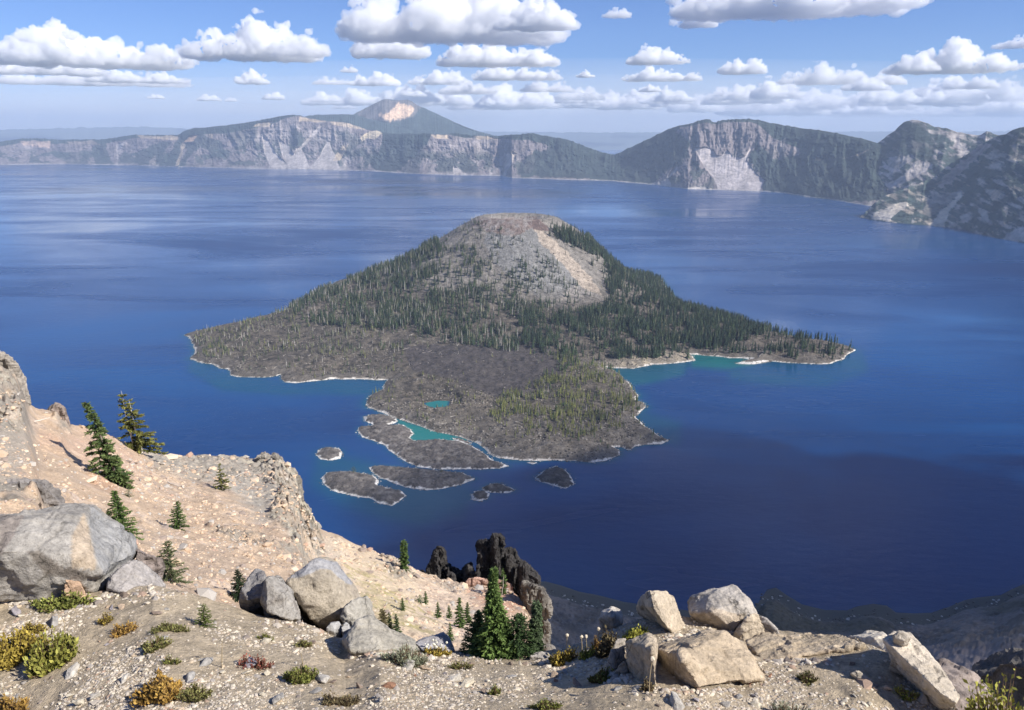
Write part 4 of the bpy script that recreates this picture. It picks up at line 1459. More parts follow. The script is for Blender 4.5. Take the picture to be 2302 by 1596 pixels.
def finish_rock(o, voxel, disp, base, cols=(), patch=(), mat=None, seed=0, dark=None, mottling=.25):
    md = o.modifiers.new('r', 'REMESH')
    md.mode = 'VOXEL'
    md.voxel_size = voxel
    me = apply_mods(o)
    P = get_co(me); Nn = get_no(me)
    for (scl, amp, oc, kind) in disp:
        q = P / np.array(scl, float) + seed * 3.7
        d = ridged(q, oc, seed + 5, .55) - .3 if kind == 'r' else (blocks(q, seed) * .6 + blocks(q * 2.3, seed + 1) * .4 if kind == 'b' else fbm(q, oc, seed + 1, .6))
        P = P + Nn * (d * amp)[:, None]
    me.vertices.foreach_set('co', P.astype(np.float32).ravel())
    me.update()
    n_ = len(P)
    col = np.tile(C(*base), (n_, 1))
    S = voxel * 26
    a = fbm(P / S + seed, 4, seed + 21, .6)
    b = fbm(P / (S * .3) + seed, 3, seed + 31, .6)
    col = col * (1 + mottling * a[:, None])
    if dark is not None:
        col = blendmask(col, sstep(.05, .5, a + b * .6) * .8, C(*dark))
    W = P + np.array(o.location)
    px_, py_ = to_px(W)
    for poly, c in patch:
        pl = np.array(poly, float)
        d = polydist(px_, py_, pl)
        d = np.where(inpoly(px_, py_, pl), d, -d) + b * 4
        col = blendmask(col, sstep(-1.5, 1.5, d) * .85, C(*c) * (1 + .12 * b[:, None]))
    v4 = np.concatenate([np.clip(col, .02, .85), np.ones((n_, 1))], 1).astype(np.float32)
    at_ = me.attributes.new('col', 'FLOAT_COLOR', 'POINT')
    at_.data.foreach_set('color', v4.ravel())
    me.polygons.foreach_set('use_smooth', np.ones(len(me.polygons), bool))
    me.materials.clear()
    me.materials.append(mat or m_rock)
    return o


def hull_mesh(name, P):
    bm = bmesh.new()
    vs = [bm.verts.new(p) for p in P]
    r = bmesh.ops.convex_hull(bm, input=vs)
    bmesh.ops.delete(bm, geom=[v for v in bm.verts if not v.link_faces], context='VERTS')
    me = bpy.data.meshes.new(name)
    bm.to_mesh(me)
    bm.free()
    return me


FEET = []


def boulder(label, pts, D, depth, base, seed, patch=(), dark=None, back=.72, drop=.35, name='boulder', vox=None, rough=1.0, cat_='boulder', mott=.22, auto=True):
    """pts: (x, y, forward offset in metres) seen corners; the body continues behind them and into the ground"""
    P = []
    cx = np.mean([p[0] for p in pts]); cyy = np.mean([p[1] for p in pts])
    yb = max(p[1] for p in pts)
    fx_ = [p[0] for p in pts if p[1] > yb - 22]
    FEET.append((min(fx_), max(fx_), yb))
    if auto:
        bx_ = np.mean([p[0] for p in pts if p[1] > yb - 14])
        g_ = hit(bx_, min(yb - 1, 1620))
        if g_ is not None and np.hypot(g_[0], g_[1]) < 9:
            D0_ = D
            D = float(np.hypot(g_[0], g_[1])) - min(p[2] for p in pts if p[1] > yb - 14) + .02
            if abs(D - D0_) > .3: print('rock', label[:30], round(D0_, 2), '->', round(D, 2))
    for p in pts:
        off = p[2] if len(p) > 2 else 0
        P.append(at(p[0], p[1], D + off))
    for p in pts:
        P.append(at(cx + (p[0] - cx) * back, cyy + (p[1] - cyy) * back, D + depth))
    P = np.array(P)
    lo = P[:, 2].min()
    k = P[:, 2] < lo + .3 * (P[:, 2].max() - lo)
    P = np.concatenate([P, P[k] - np.array([0, 0, drop])])
    c = P.mean(0)
    size = np.ptp(P, axis=0).max()
    o = link(name, hull_mesh(name, P - c), None, None, c)
    v = vox or size / 105
    finish_rock(o, v, [((size * .35,) * 3, size * .022 * rough, 2, 'f'), ((size * .22, size * .3, size * .16), size * .017 * rough, 1, 'b'), ((size * .07,) * 3, size * .009 * rough, 4, 'r')], base, patch=patch, seed=seed, dark=dark, mottling=mott)
    tag(o, label, cat_)
    return o


GR = (.34, .315, .285); GRB = (.30, .29, .28); TN = (.47, .375, .27); PALE = (.48, .42, .35); BR = (.22, .17, .14); CRM = (.60, .54, .42)
# the big boulder at the left edge: body and the pieces leaning on it
boulder('huge grey boulder with a tan facet at the left edge',
        [(-160, 1230, .2), (-120, 1175, .6), (0, 1185, .5), (59, 1160, .5), (67, 1156, .35), (138, 1138, .7), (167, 1134, .8), (209, 1137, .8), (222, 1150, .75), (238, 1173, .7), (275, 1187, .8), (301, 1203, .8),
         (311, 1234, .7), (291, 1258, .4), (244, 1301, .1), (216, 1262, -.05), (226, 1283, -.05), (163, 1183, .25), (189, 1154, .5), (161, 1274, 0), (67, 1195, .15), (12, 1240, .0), (89, 1236, 0), (138, 1276, 0),
         (205, 1284, -.02), (236, 1321, .28), (216, 1344, .12), (193, 1349, .12), (60, 1345, .15), (-100, 1345, .2)], 5.9, 1.9, (.34, .315, .28), 1,
        patch=[([(189, 1154), (197, 1177), (216, 1262), (214, 1280), (161, 1276), (163, 1200)], (.46, .365, .265)),
               ([(238, 1165), (330, 1200), (300, 1260), (240, 1305), (219, 1262), (200, 1180), (205, 1140)], (.315, .31, .30)),
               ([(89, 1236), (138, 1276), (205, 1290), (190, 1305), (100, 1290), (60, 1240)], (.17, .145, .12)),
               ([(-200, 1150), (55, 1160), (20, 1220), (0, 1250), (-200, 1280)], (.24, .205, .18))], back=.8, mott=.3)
boulder('orange brown stone face at the foot of the huge boulder', [(143, 1318, 0), (148, 1305, 0), (178, 1309, 0), (190, 1330, 0), (195, 1348, 0), (150, 1352, 0)], 6.15, .3, (.50, .34, .23), 2)
boulder('low grey rounded slab against the right side of the huge boulder', [(240, 1322, 0), (250, 1296, .05), (275, 1274, .15), (296, 1262, .25), (318, 1262, .3), (335, 1274, .3), (352, 1296, .25), (372, 1315, .2), (340, 1330, 0), (280, 1335, -.1)], 6.3, .7, (.36, .33, .305), 3)
boulder('rough brown block behind the low slab', [(303, 1232, 0), (318, 1238, 0), (340, 1250, 0), (362, 1262, 0), (356, 1288, 0), (330, 1282, 0), (305, 1256, 0)], 7.3, .5, (.30, .25, .225), 4, dark=(.15, .12, .1), rough=1.6)
# middle-left group
boulder('thin leaning slab edge on beside the small dark fir', [(540, 1348, 0), (543, 1326, 0), (560, 1300, .1), (577, 1281, .15), (590, 1284, .1), (597, 1296, 0), (592, 1345, -.1), (560, 1350, -.1)], 6.25, .45, (.26, .245, .235), 5, dark=(.15, .13, .12))
boulder('sloping grey boulder left of the pointed one', [(585, 1350, 0), (596, 1300, 0), (610, 1290, .1), (624, 1286, .2), (636, 1295, .2), (642, 1307, .15), (660, 1331, .1), (675, 1382, 0), (672, 1396, -.1), (640, 1390, -.2), (600, 1375, -.15), (640, 1340, -.1)], 6.05, .9, (.345, .32, .285), 6, dark=(.22, .195, .17))
boulder('large pointed boulder with mottled tan face', [(645, 1306, .1), (676, 1287, .1), (707, 1263, .2), (727, 1257, .3), (749, 1263, .35), (759, 1270, .3), (783, 1303, .3), (797, 1317, .3), (813, 1342, .25), (767, 1388, -.05), (733, 1412, 0), (722, 1408, 0), (703, 1390, 0), (674, 1362, 0), (660, 1333, 0), (735, 1290, .05)], 6.3, 1.3, (.40, .345, .27), 7,
        patch=[([(640, 1300), (707, 1255), (760, 1262), (800, 1310), (780, 1312), (745, 1282), (720, 1278), (670, 1300)], (.33, .33, .345))], dark=(.29, .25, .205), mott=.3)
boulder('grey flank boulder propped on the right of the pointed one', [(767, 1388, 0), (775, 1365, 0), (790, 1352, .05), (826, 1339, .2), (831, 1352, .2), (848, 1400, .15), (840, 1425, 0), (800, 1425, -.1), (782, 1415, -.05)], 6.0, .7, (.36, .335, .29), 8)
boulder('low broad slab half buried below the flank boulder', [(775, 1434, 0), (790, 1415, .05), (800, 1400, .1), (827, 1386, .2), (842, 1400, .2), (872, 1414, .2), (912, 1432, .2), (942, 1444, .2), (950, 1462, 0), (860, 1470, -.2), (790, 1462, -.15)], 5.55, .7, (.37, .34, .285), 9)
boulder('small angular stone with black underside in the hollow', [(733, 1411, 0), (743, 1400, .02), (763, 1396, .05), (768, 1405, .05), (763, 1417, 0), (748, 1420, 0)], 5.75, .16, (.38, .37, .36), 10)
boulder('small upright stone beside the hollow', [(767, 1412, 0), (777, 1399, .03), (785, 1404, .03), (789, 1418, 0), (776, 1434, -.03)], 5.65, .15, (.42, .41, .40), 11)
boulder('blue grey wedge boulder right of the sage bush', [(930, 1445, 0), (950, 1436, .05), (980, 1428, .1), (997, 1421, .12), (1006, 1430, .12), (1012, 1446, .1), (1020, 1462, 0), (1003, 1474, -.1), (950, 1462, -.1)], 5.35, .5, (.36, .345, .35), 12)
boulder('small leaning slab at the foot of the big fir', [(1092, 1458, 0), (1100, 1453, 0), (1112, 1462, 0), (1125, 1474, 0), (1115, 1480, -.05), (1096, 1470, -.05)], 5.0, .2, (.36, .32, .28), 13)
boulder('small pointed grey rock at the brink right of the big fir', [(1188, 1486, 0), (1192, 1474, 0), (1204, 1468, .05), (1218, 1464, .05), (1232, 1468, .05), (1238, 1484, 0)], 5.0, .25, (.36, .33, .30), 14)
# right group
boulder('rounded grey white boulder at the left of the bright group', [(1344, 1392, 0), (1350, 1374, .05), (1373, 1363, .1), (1388, 1366, .15), (1398, 1372, .15), (1404, 1386, .1), (1399, 1402, 0), (1385, 1415, -.05), (1352, 1412, 0), (1373, 1380, -.08)], 5.35, .35, (.46, .42, .37), 15)
boulder('tall cream boulder with a shaded left side', [(1430, 1364, .3), (1437, 1348, .3), (1460, 1327, .05), (1497, 1327, .15), (1517, 1340, .2), (1522, 1370, .22), (1534, 1395, .2), (1546, 1428, .1), (1512, 1424, -.06), (1489, 1397, -.14), (1469, 1363, -.1), (1467, 1392, .1), (1437, 1378, .3)], 5.3, .55, (.48, .40, .30), 16, drop=.05)
boulder('biggest white grey boulder of the right group with a sharp top', [(1549, 1358, .22), (1555, 1342, .25), (1591, 1335, .15), (1621, 1320, .25), (1653, 1314, .3), (1670, 1333, .25), (1685, 1345, .35), (1707, 1380, .3), (1686, 1382, .02), (1650, 1419, -.05), (1596, 1416, 0), (1576, 1405, 0), (1551, 1380, .02), (1600, 1375, -.1), (1678, 1345, .12)], 5.2, .8, (.44, .395, .34), 17, drop=.02,
        patch=[([(1552, 1380), (1600, 1365), (1660, 1380), (1680, 1378), (1650, 1416), (1590, 1414)], (.46, .38, .29))])
boulder('smooth tan rock wedged in front of the biggest bright boulder', [(1645, 1430, 0), (1665, 1405, 0), (1685, 1383, .05), (1697, 1379, .08), (1706, 1382, .1), (1720, 1405, .1), (1726, 1430, .05), (1674, 1446, -.05)], 5.0, .4, (.48, .40, .30), 18)
boulder('white speckled rock sloping behind the tan wedge', [(1708, 1384, 0), (1722, 1390, 0), (1737, 1403, 0), (1757, 1427, 0), (1730, 1435, 0), (1712, 1410, 0)], 5.35, .3, (.50, .46, .42), 19)
boulder('large tan block with a broad shaded left face', [(1462, 1459, .30), (1462, 1452, .34), (1490, 1448, .45), (1524, 1440, .5), (1598, 1415, .5), (1633, 1417, .5), (1673, 1443, .5), (1695, 1480, .34), (1717, 1525, .2), (1650, 1532, .06), (1581, 1535, -.08), (1572, 1546, -.15), (1534, 1487, -.14), (1527, 1467, -.08), (1472, 1551, .22)], 4.35, .8, (.45, .36, .255), 20, drop=.12)
boulder('dark sided block split from the large tan block', [(1405, 1441, .30), (1430, 1433, .32), (1457, 1427, .3), (1472, 1436, .28), (1466, 1459, .06), (1476, 1548, .02), (1434, 1547, .14), (1410, 1486, .28)], 4.5, .5, (.46, .38, .28), 21, drop=.12)
boulder('brown grey stone left of the split block', [(1364, 1508, 0), (1375, 1462, .02), (1388, 1436, .1), (1405, 1436, .12), (1409, 1484, .05), (1395, 1500, 0), (1378, 1516, -.05)], 4.55, .3, (.34, .30, .255), 22)
boulder('small pale triangular stone below the brown grey one', [(1378, 1516, 0), (1392, 1496, 0), (1405, 1484, .03), (1417, 1504, .03), (1415, 1520, 0)], 4.4, .15, (.47, .41, .32), 23)
boulder('tan slab edge forming the ledge right of the large block', [(1677, 1442, 0), (1700, 1434, .1), (1755, 1428, .2), (1816, 1422, .25), (1886, 1428, .25), (1935, 1434, .2), (1940, 1452, 0), (1860, 1470, -.1), (1780, 1462, -.1), (1740, 1485, -.25), (1712, 1480, -.25), (1690, 1462, -.1)], 4.75, .5, (.48, .39, .28), 24, rough=1.5, dark=(.36, .28, .2))
boulder('long white slab split off along the right edge', [(1985, 1436, .1), (2010, 1419, .25), (2045, 1421, .3), (2057, 1438, .28), (2077, 1466, .2), (2117, 1512, .05), (2140, 1544, -.05), (2157, 1567, -.12), (2149, 1580, -.2), (2117, 1560, -.2), (2094, 1530, -.12), (2059, 1496, -.05), (2024, 1465, .05)], 4.55, .35, (.56, .485, .385), 25, mott=.12)
boulder('pale slab sliver between the ledge and the long white slab', [(1905, 1430, .3), (1955, 1419, .4), (1985, 1420, .4), (1990, 1438, .15), (2031, 1484, .0), (2066, 1519, -.12), (2058, 1528, -.15), (2012, 1500, -.05), (1990, 1468, .05), (1968, 1436, .15)], 4.5, .3, (.60, .53, .43), 26, mott=.12)
boulder('grey knobbly stone sitting on the long white slab', [(2008, 1428, 0), (2020, 1417, .02), (2038, 1424, .03), (2046, 1436, .02), (2030, 1440, 0), (2014, 1436, 0)], 4.62, .12, (.42, .37, .3), 27)
boulder('rounded brown grey stone at the foot of the white slab', [(2044, 1537, 0), (2056, 1526, .02), (2068, 1522, .05), (2086, 1528, .05), (2092, 1556, 0), (2070, 1562, -.05), (2048, 1548, 0)], 4.05, .2, (.37, .32, .27), 28)
boulder('flat pale slab lying in the gravel below the ledge', [(1912, 1513, 0), (1930, 1508, .02), (1960, 1528, .02), (1962, 1540, 0), (1935, 1532, 0)], 4.05, .12, (.52, .46, .37), 29, drop=.06)
boulder('brown rocky rib at the lower right corner', [(2105, 1500, 1.2), (2130, 1494, 1.4), (2170, 1512, 1.3), (2200, 1540, 1.1), (2255, 1572, .8), (2300, 1620, .4), (2150, 1640, -.3), (2130, 1590, 0), (2120, 1550, .6)], 6.2, 1.6, (.34, .28, .24), 30, dark=(.2, .165, .145), rough=2.2, drop=.8)
boulder('thin pale splinter on the brown rib', [(2202, 1530, 0), (2208, 1528, 0), (2238, 1562, 0), (2232, 1566, 0)], 6.7, .12, (.50, .44, .36), 31)

# crags: outlines with their own distance and thickness
def crag(label, slabs, base, seed, voxel, disp, dark=None, name='rock_outcrop', cat_='rock outcrop', patch=(), mott=.4):
    """slabs: (outline, distance, thickness)"""
    bm = bmesh.new()
    allp = []
    for poly, D, th in slabs:
        fr = [at(x, y, D) for x, y in poly]
        cx = np.mean([p[0] for p in poly]); cy_ = np.mean([p[1] for p in poly])
        bk_ = [at(cx + (x - cx) * .96, y + 1.0, D + th) for x, y in poly]
        mid_ = [at(x, y, D + th * .5) for x, y in poly]
        allp.append((fr, mid_, bk_))
    c = np.mean(np.concatenate([np.array(f) for f, _, _ in allp]), 0)
    for fr, md_, bk_ in allp:
        v1 = [bm.verts.new(p - c) for p in fr]; v3 = [bm.verts.new(p - c) for p in bk_]
        k = len(v1)
        bm.faces.new(v1); bm.faces.new(v3[::-1])
        for i in range(k):
            bm.faces.new((v1[(i + 1) % k], v1[i], v3[i], v3[(i + 1) % k]))
    bmesh.ops.triangulate(bm, faces=bm.faces[:])
    bmesh.ops.recalc_face_normals(bm, faces=bm.faces[:])
    me = bpy.data.meshes.new(name)
    bm.to_mesh(me); bm.free()
    o = link(name, me, None, None, c)
    finish_rock(o, voxel, disp, base, seed=seed, dark=dark, mat=m_crag, patch=patch, mottling=mott)
    o.data.polygons.foreach_set('use_smooth', np.zeros(len(o.data.polygons), bool))
    tag(o, label, cat_)
    return o


DSP = lambda a: [((2.6, 2.6, 3.6), .40 * a, 2, 'f'), ((1.0, 1.0, 2.6), .50 * a, 1, 'b'), ((.5, .5, 1.0), .16 * a, 1, 'b'), ((.5, .5, .8), .16 * a, 3, 'r')]
SILX = [943, 950, 962, 974, 986, 996, 1003, 1014, 1032, 1044, 1056, 1066, 1074, 1080, 1086, 1100, 1106, 1117, 1130, 1138, 1148, 1160, 1170, 1182, 1196, 1208, 1214]
SILY = [1296, 1284, 1286, 1246, 1229, 1236, 1266, 1280, 1286, 1278, 1269, 1284, 1268, 1232, 1218, 1220, 1210, 1201, 1216, 1246, 1238, 1244, 1268, 1276, 1290, 1300, 1322]
_rs = np.random.default_rng(3)
NEED = []
for x in np.arange(948, 1212, 5.5):
    ty = float(np.interp(x, SILX, SILY)) + _rs.uniform(-3, 12)
    w_ = _rs.uniform(2.2, 5)
    NEED.append(([(x - w_, ty + _rs.uniform(8, 20)), (x - w_ * .3, ty), (x + w_ * .4, ty + _rs.uniform(0, 6)), (x + w_, ty + _rs.uniform(8, 20)), (x + w_ + 2, 1334), (x - w_ - 2, 1334)], _rs.uniform(66, 71), _rs.uniform(.9, 2.2)))
crag('rock spires standing over the drop, shade put into their dark colour',
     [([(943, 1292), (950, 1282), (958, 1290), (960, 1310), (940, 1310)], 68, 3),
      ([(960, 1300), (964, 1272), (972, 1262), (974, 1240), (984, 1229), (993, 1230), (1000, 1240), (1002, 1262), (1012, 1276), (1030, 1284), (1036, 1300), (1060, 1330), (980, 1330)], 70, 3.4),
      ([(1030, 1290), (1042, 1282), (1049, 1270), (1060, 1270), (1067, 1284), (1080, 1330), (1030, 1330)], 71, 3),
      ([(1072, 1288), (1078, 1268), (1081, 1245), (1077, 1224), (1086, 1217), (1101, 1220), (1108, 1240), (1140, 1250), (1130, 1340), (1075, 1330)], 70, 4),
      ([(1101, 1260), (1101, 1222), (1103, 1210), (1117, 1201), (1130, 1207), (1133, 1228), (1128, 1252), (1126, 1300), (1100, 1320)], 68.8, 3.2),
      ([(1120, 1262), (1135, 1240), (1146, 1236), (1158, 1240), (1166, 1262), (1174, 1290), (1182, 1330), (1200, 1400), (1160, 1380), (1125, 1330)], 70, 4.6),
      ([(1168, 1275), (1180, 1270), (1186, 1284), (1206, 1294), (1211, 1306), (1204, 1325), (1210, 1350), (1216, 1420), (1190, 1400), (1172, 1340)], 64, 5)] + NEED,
     (.05, .046, .044), 41, .09, [((2.6, 2.6, 3.6), .22, 2, 'f'), ((.8, .8, 2.4), .26, 1, 'b'), ((.4, .4, 1.0), .12, 1, 'b'), ((.5, .5, .8), .14, 3, 'r')], dark=(.028, .026, .025), name='rock_spires', cat_='rock spires')  # near-black base and mottling: shade on the spires put into their colour
crag('pale edged cliff rib falling from the rock spires to the ledge',
     [([(1176, 1310), (1196, 1316), (1212, 1322), (1222, 1338), (1232, 1352), (1236, 1372), (1228, 1390), (1238, 1410), (1234, 1450), (1244, 1500), (1215, 1500), (1204, 1430), (1188, 1370)], 53, 5)],
     (.20, .18, .155), 42, .09, DSP(.75), dark=(.07, .062, .056))
crag('lowest pale ledge of rock where the cliff rib meets the brink',
     [([(1222, 1455), (1240, 1450), (1246, 1470), (1262, 1486), (1262, 1530), (1222, 1530)], 34, 4)],
     (.30, .27, .235), 42, .12, DSP(.5), dark=(.13, .115, .10))
crag('craggy cliff with dark knobs at the end of the pink slope',
     [([(578, 1046), (586, 1024), (594, 1022), (600, 1034), (612, 1030), (618, 1024), (632, 1030), (642, 1044), (656, 1056), (668, 1075), (674, 1100), (676, 1130), (690, 1150), (690, 1200), (650, 1180), (610, 1120), (590, 1080)], 76, 3.5),
      ([(660, 1120), (676, 1132), (694, 1156), (706, 1174), (716, 1192), (722, 1215), (730, 1240), (700, 1250), (670, 1200)], 69.5, 3.5),
      ([(610, 1150), (640, 1120), (680, 1190), (716, 1240), (716, 1280), (690, 1290), (640, 1230)], 62, 3)],
     (.26, .235, .20), 43, .13, DSP(.9), dark=(.13, .11, .10))
crag('stepped grey rubble band on the lower pink slope',
     [([(500, 1196), (560, 1196), (600, 1214), (650, 1236), (700, 1270), (700, 1290), (640, 1270), (560, 1230), (500, 1210)], 46, 1.2)],
     (.42, .37, .31), 54, .1, DSP(.6), dark=(.2, .17, .15))
crag('lower grey rubble band near the pointed boulder',
     [([(600, 1250), (640, 1262), (690, 1300), (700, 1325), (660, 1320), (610, 1280)], 40, 1.2)],
     (.42, .37, .31), 44, .1, DSP(.6), dark=(.2, .17, .15))
crag('jagged brown cliff cut by the left edge',
     [([(-160, 760), (-60, 775), (0, 800), (18, 806), (30, 822), (38, 842), (50, 858), (54, 884), (66, 902), (40, 930), (-160, 960)], 56.5, 6)],
     (.36, .32, .27), 45, .13, DSP(.8), dark=(.14, .11, .09))
crag('small dark knob on the ridge below the left cliff',
     [([(112, 922), (120, 913), (132, 912), (144, 922), (152, 944), (158, 962), (140, 962), (118, 940)], 60.5, 2.5)],
     (.25, .20, .17), 46, .1, DSP(.5), dark=(.12, .1, .085))
crag('black fractured outcrop above the huge boulder',
     [([(-40, 1100), (0, 1085), (30, 1083), (62, 1086), (70, 1110), (60, 1150), (0, 1150), (-40, 1140)], 30, 2),
      ([(66, 1100), (80, 1086), (96, 1090), (120, 1110), (135, 1126), (134, 1140), (100, 1130), (76, 1120)], 31, 1.2)],
     (.23, .21, .195), 47, .07, DSP(.4), dark=(.10, .085, .08))
crag('knobbly brown rocks on the brink by the slim fir',
     [([(858, 1246), (876, 1250), (900, 1266), (925, 1284), (945, 1298), (930, 1312), (895, 1290), (862, 1262)], 62, 1.6)],
     (.38, .32, .27), 48, .09, DSP(.5), dark=(.2, .16, .14))
crag('reddish rim of rock below the spires',
     [([(1048, 1306), (1060, 1298), (1090, 1304), (1130, 1306), (1150, 1316), (1150, 1332), (1100, 1326), (1052, 1326)], 64, 1.5)],
     (.40, .26, .20), 49, .09, DSP(.5), dark=(.25, .16, .13))
crag('dark crag far below at the right edge',
     [([(2190, 1530), (2200, 1512), (2230, 1500), (2248, 1484), (2280, 1478), (2320, 1484), (2420, 1470), (2420, 1580), (2190, 1580)], 150, 20)],
     (.12, .11, .10), 50, .8, [((9, 9, 12), 3, 3, 'r'), ((3, 3, 4), 1.2, 3, 'f')], dark=(.06, .06, .055))

# ---- loose stones
def stone_proto(seed, flat=1.0):
    r = np.random.default_rng(seed)
    P = r.normal(size=(11, 3))
    P = P / np.linalg.norm(P, axis=1)[:, None] * r.uniform(.75, 1.05, (11, 1)) * np.array([1, r.uniform(.6, .9), r.uniform(.45, .8) * flat])
    o = link('stone', hull_mesh('stone', P))
    finish_rock(o, .085, [((.7,) * 3, .10, 3, 'f'), ((.25,) * 3, .035, 3, 'r')], (1, 1, 1), seed=seed, mottling=.0)
    me = o.data
    bpy.data.objects.remove(o)
    a = me.attributes['col']
    me.attributes.remove(a)
    return me


def stone_mat(name, c):
    m, n, b = mat_new(name)
    tc = N(n, 'ShaderNodeTexCoord')
    t = noise_node(n, 2.2, 8, .65, vec=tc.outputs['Object'])
    oi = N(n, 'ShaderNodeObjectInfo')
    base = mixc(n, mapr(n, t.outputs[0], .35, .65, 0, 1), tuple(q * .62 for q in c), tuple(min(1, q * 1.2) for q in c))
    base = mixc(n, 1.0, base, mapr(n, oi.outputs['Random'], 0, 1, .8, 1.15), 'MULTIPLY')
    n.links.new(base, b.inputs['Base Color'])
    b.inputs['Roughness'].default_value = .9
    b.inputs['Specular IOR Level'].default_value = .2
    t2 = noise_node(n, 11, 6, .6, vec=tc.outputs['Object'])
    bump(n, b, t2.outputs[0], .5, .03)
    return m


protos = [stone_proto(100 + i, 1.0 if i % 2 else .8) for i in range(7)]
SM = {k: stone_mat('stone ' + k, c) for k, c in dict(cream=(.62, .55, .43), pale=(.52, .48, .42), grey=(.38, .36, .335), lilac=(.36, .325, .33), brown=(.28, .215, .17),
                                                      rust=(.40, .22, .14), tan=(.50, .38, .27), pink=(.52, .42, .35)).items()}


def stone(pos, w, kind, label, seed, group=None, sq=(1, 1, 1), sink=.25, name='stone'):
    r = np.random.default_rng(seed)
    base = protos[seed % 7]
    key = ('st', seed % 7, kind)
    if key not in cache:
        me = base.copy()
        me.materials.clear()
        me.materials.append(SM[kind])
        cache[key] = me
    o = link(name, cache[key])
    o.scale = (w / 2 * sq[0], w / 2 * sq[1], w / 2 * sq[2])
    o.rotation_euler = (r.uniform(-.4, .4), r.uniform(-.4, .4), r.uniform(0, 6.28))
    o.location = (pos[0], pos[1], pos[2] + w * .5 * .6 * sq[2] * (1 - sink * 2))
    tag(o, label, name, group)
    return o


cache = {}
STN = [(279, 1336, 28, 'brown', 'dark oval stone below the low grey slab'), (272, 1364, 24, 'tan', 'small orange tan stone under the dark oval one'), (353, 1377, 26, 'brown', 'dark brown oval stone on bare gravel above the small fir'),
       (37, 1374, 44, 'lilac', 'purple grey flat stone at the left under the huge boulder'), (122, 1400, 50, 'grey', 'broad grey stone sunk right of the purple grey one'),
       (372, 1435, 32, 'grey', 'blue grey stone beside a round green shrub'), (599, 1441, 36, 'cream', 'cream white stone under a green tuft'),
       (462, 1490, 40, 'grey', 'angular grey stone left of the red leaved plant'), (566, 1494, 46, 'lilac', 'lavender grey flat stone right of the red leaved plant'), (555, 1512, 28, 'cream', 'small cream stone below the lavender grey one'),
       (165, 1510, 52, 'pale', 'pale wide stone below the yellow green bush'), (219, 1563, 28, 'pale', 'upright pale stone near the bottom left'), (182, 1578, 34, 'cream', 'cream stone left of the upright pale one'),
       (278, 1527, 36, 'pale', 'pale flat stone left of the orange shrub'), (426, 1524, 40, 'grey', 'long grey stone right of the orange shrub'), (726, 1527, 46, 'pale', 'pale slab with dark gap right of the round green bush'),
       (748, 1532, 24, 'brown', 'dark chip stone beside the pale slab'), (708, 1555, 38, 'grey', 'grey standing stone at the bottom centre left'), (807, 1543, 36, 'brown', 'squarish brown block with lichen'),
       (629, 1576, 60, 'pale', 'wide pale stone with deep shadow at the bottom'), (603, 1512, 26, 'cream', 'cream chip above the wide pale stone'), (873, 1542, 38, 'rust', 'rust orange angular stone'),
       (917, 1498, 50, 'pale', 'long pale stone below the sage bush'), (957, 1502, 30, 'tan', 'tan stone right of the long pale one'), (1052, 1538, 52, 'cream', 'large rounded cream stone at bottom centre'),
       (1027, 1526, 42, 'pale', 'pale stone behind the rounded cream one'), (1085, 1554, 32, 'brown', 'brown flat stone right of the rounded cream one'), (1057, 1492, 26, 'brown', 'dark wedge of stone above the rounded cream one'),
       (1148, 1491, 20, 'brown', 'dark pointed stone near the brink'), (1245, 1518, 32, 'tan', 'rounded tan stone left of the split block'), (1299, 1538, 38, 'brown', 'brown pointed stone left of the shaded gravel'),
       (1270, 1510, 26, 'grey', 'blue grey small stone by the low yellow plant'), (1774, 1455, 16, 'cream', 'cream pebble perched on the dusty ledge'), (1660, 1566, 32, 'grey', 'grey standing stone below the large tan block'),
       (1702, 1585, 38, 'cream', 'cream stone at the bottom right of the grey standing one'), (1519, 1580, 58, 'pale', 'rough pale stone at the bottom under the tan block'), (1633, 1583, 28, 'pale', 'small pale stone left of the grey standing one'),
       (1593, 1531, 22, 'grey', 'grey stone touching the corner of the tan block'), (1388, 1548, 32, 'grey', 'grey stone in the shade of the split block'), (1426, 1552, 24, 'grey', 'smaller grey stone beside the split block foot'),
       (1407, 1528, 34, 'pale', 'pale broken stone at the foot of the split block'), (1990, 1546, 30, 'tan', 'tan stone left of the low yellow clump at right'), (2075, 1568, 40, 'pale', 'pale fragment at the lower end of the white slab'),
       (2030, 1560, 26, 'brown', 'brown fragment beside the pale one by the slab'), (1150, 1520, 26, 'grey', 'flat grey stone in bare gravel at the centre'), (480, 1560, 24, 'cream', 'cream chip at the bottom left of centre')]
for i, (x, y, w, kd, lab) in enumerate(STN):
    h_ = hit(x, y + 3)
    if h_ is None: continue
    d = np.linalg.norm(h_ - CAM)
    stone(h_, w / F * d * 1.05, kd, lab, 300 + i, sq=(1, .8, .72))
kinds = ['cream', 'pale', 'grey', 'lilac', 'tan', 'brown', 'pale', 'cream', 'rust']
r = np.random.default_rng(55)
cnt = 0
while cnt < 110:
    x, y = r.uniform(-60, 2160), r.uniform(1345, 1640)
    h_ = hit(x, y)
    if h_ is None or np.linalg.norm(h_ - CAM) > 9.5: continue
    d = np.linalg.norm(h_ - CAM)
    w = r.uniform(9, 22) / F * d
    stone(h_, w, kinds[r.integers(0, 9)], 'fist sized loose stone lying in the foreground gravel', 600 + cnt, 'loose stones scattered over the foreground gravel', sq=(1, .85, .7))
    cnt += 1
cnt = 0
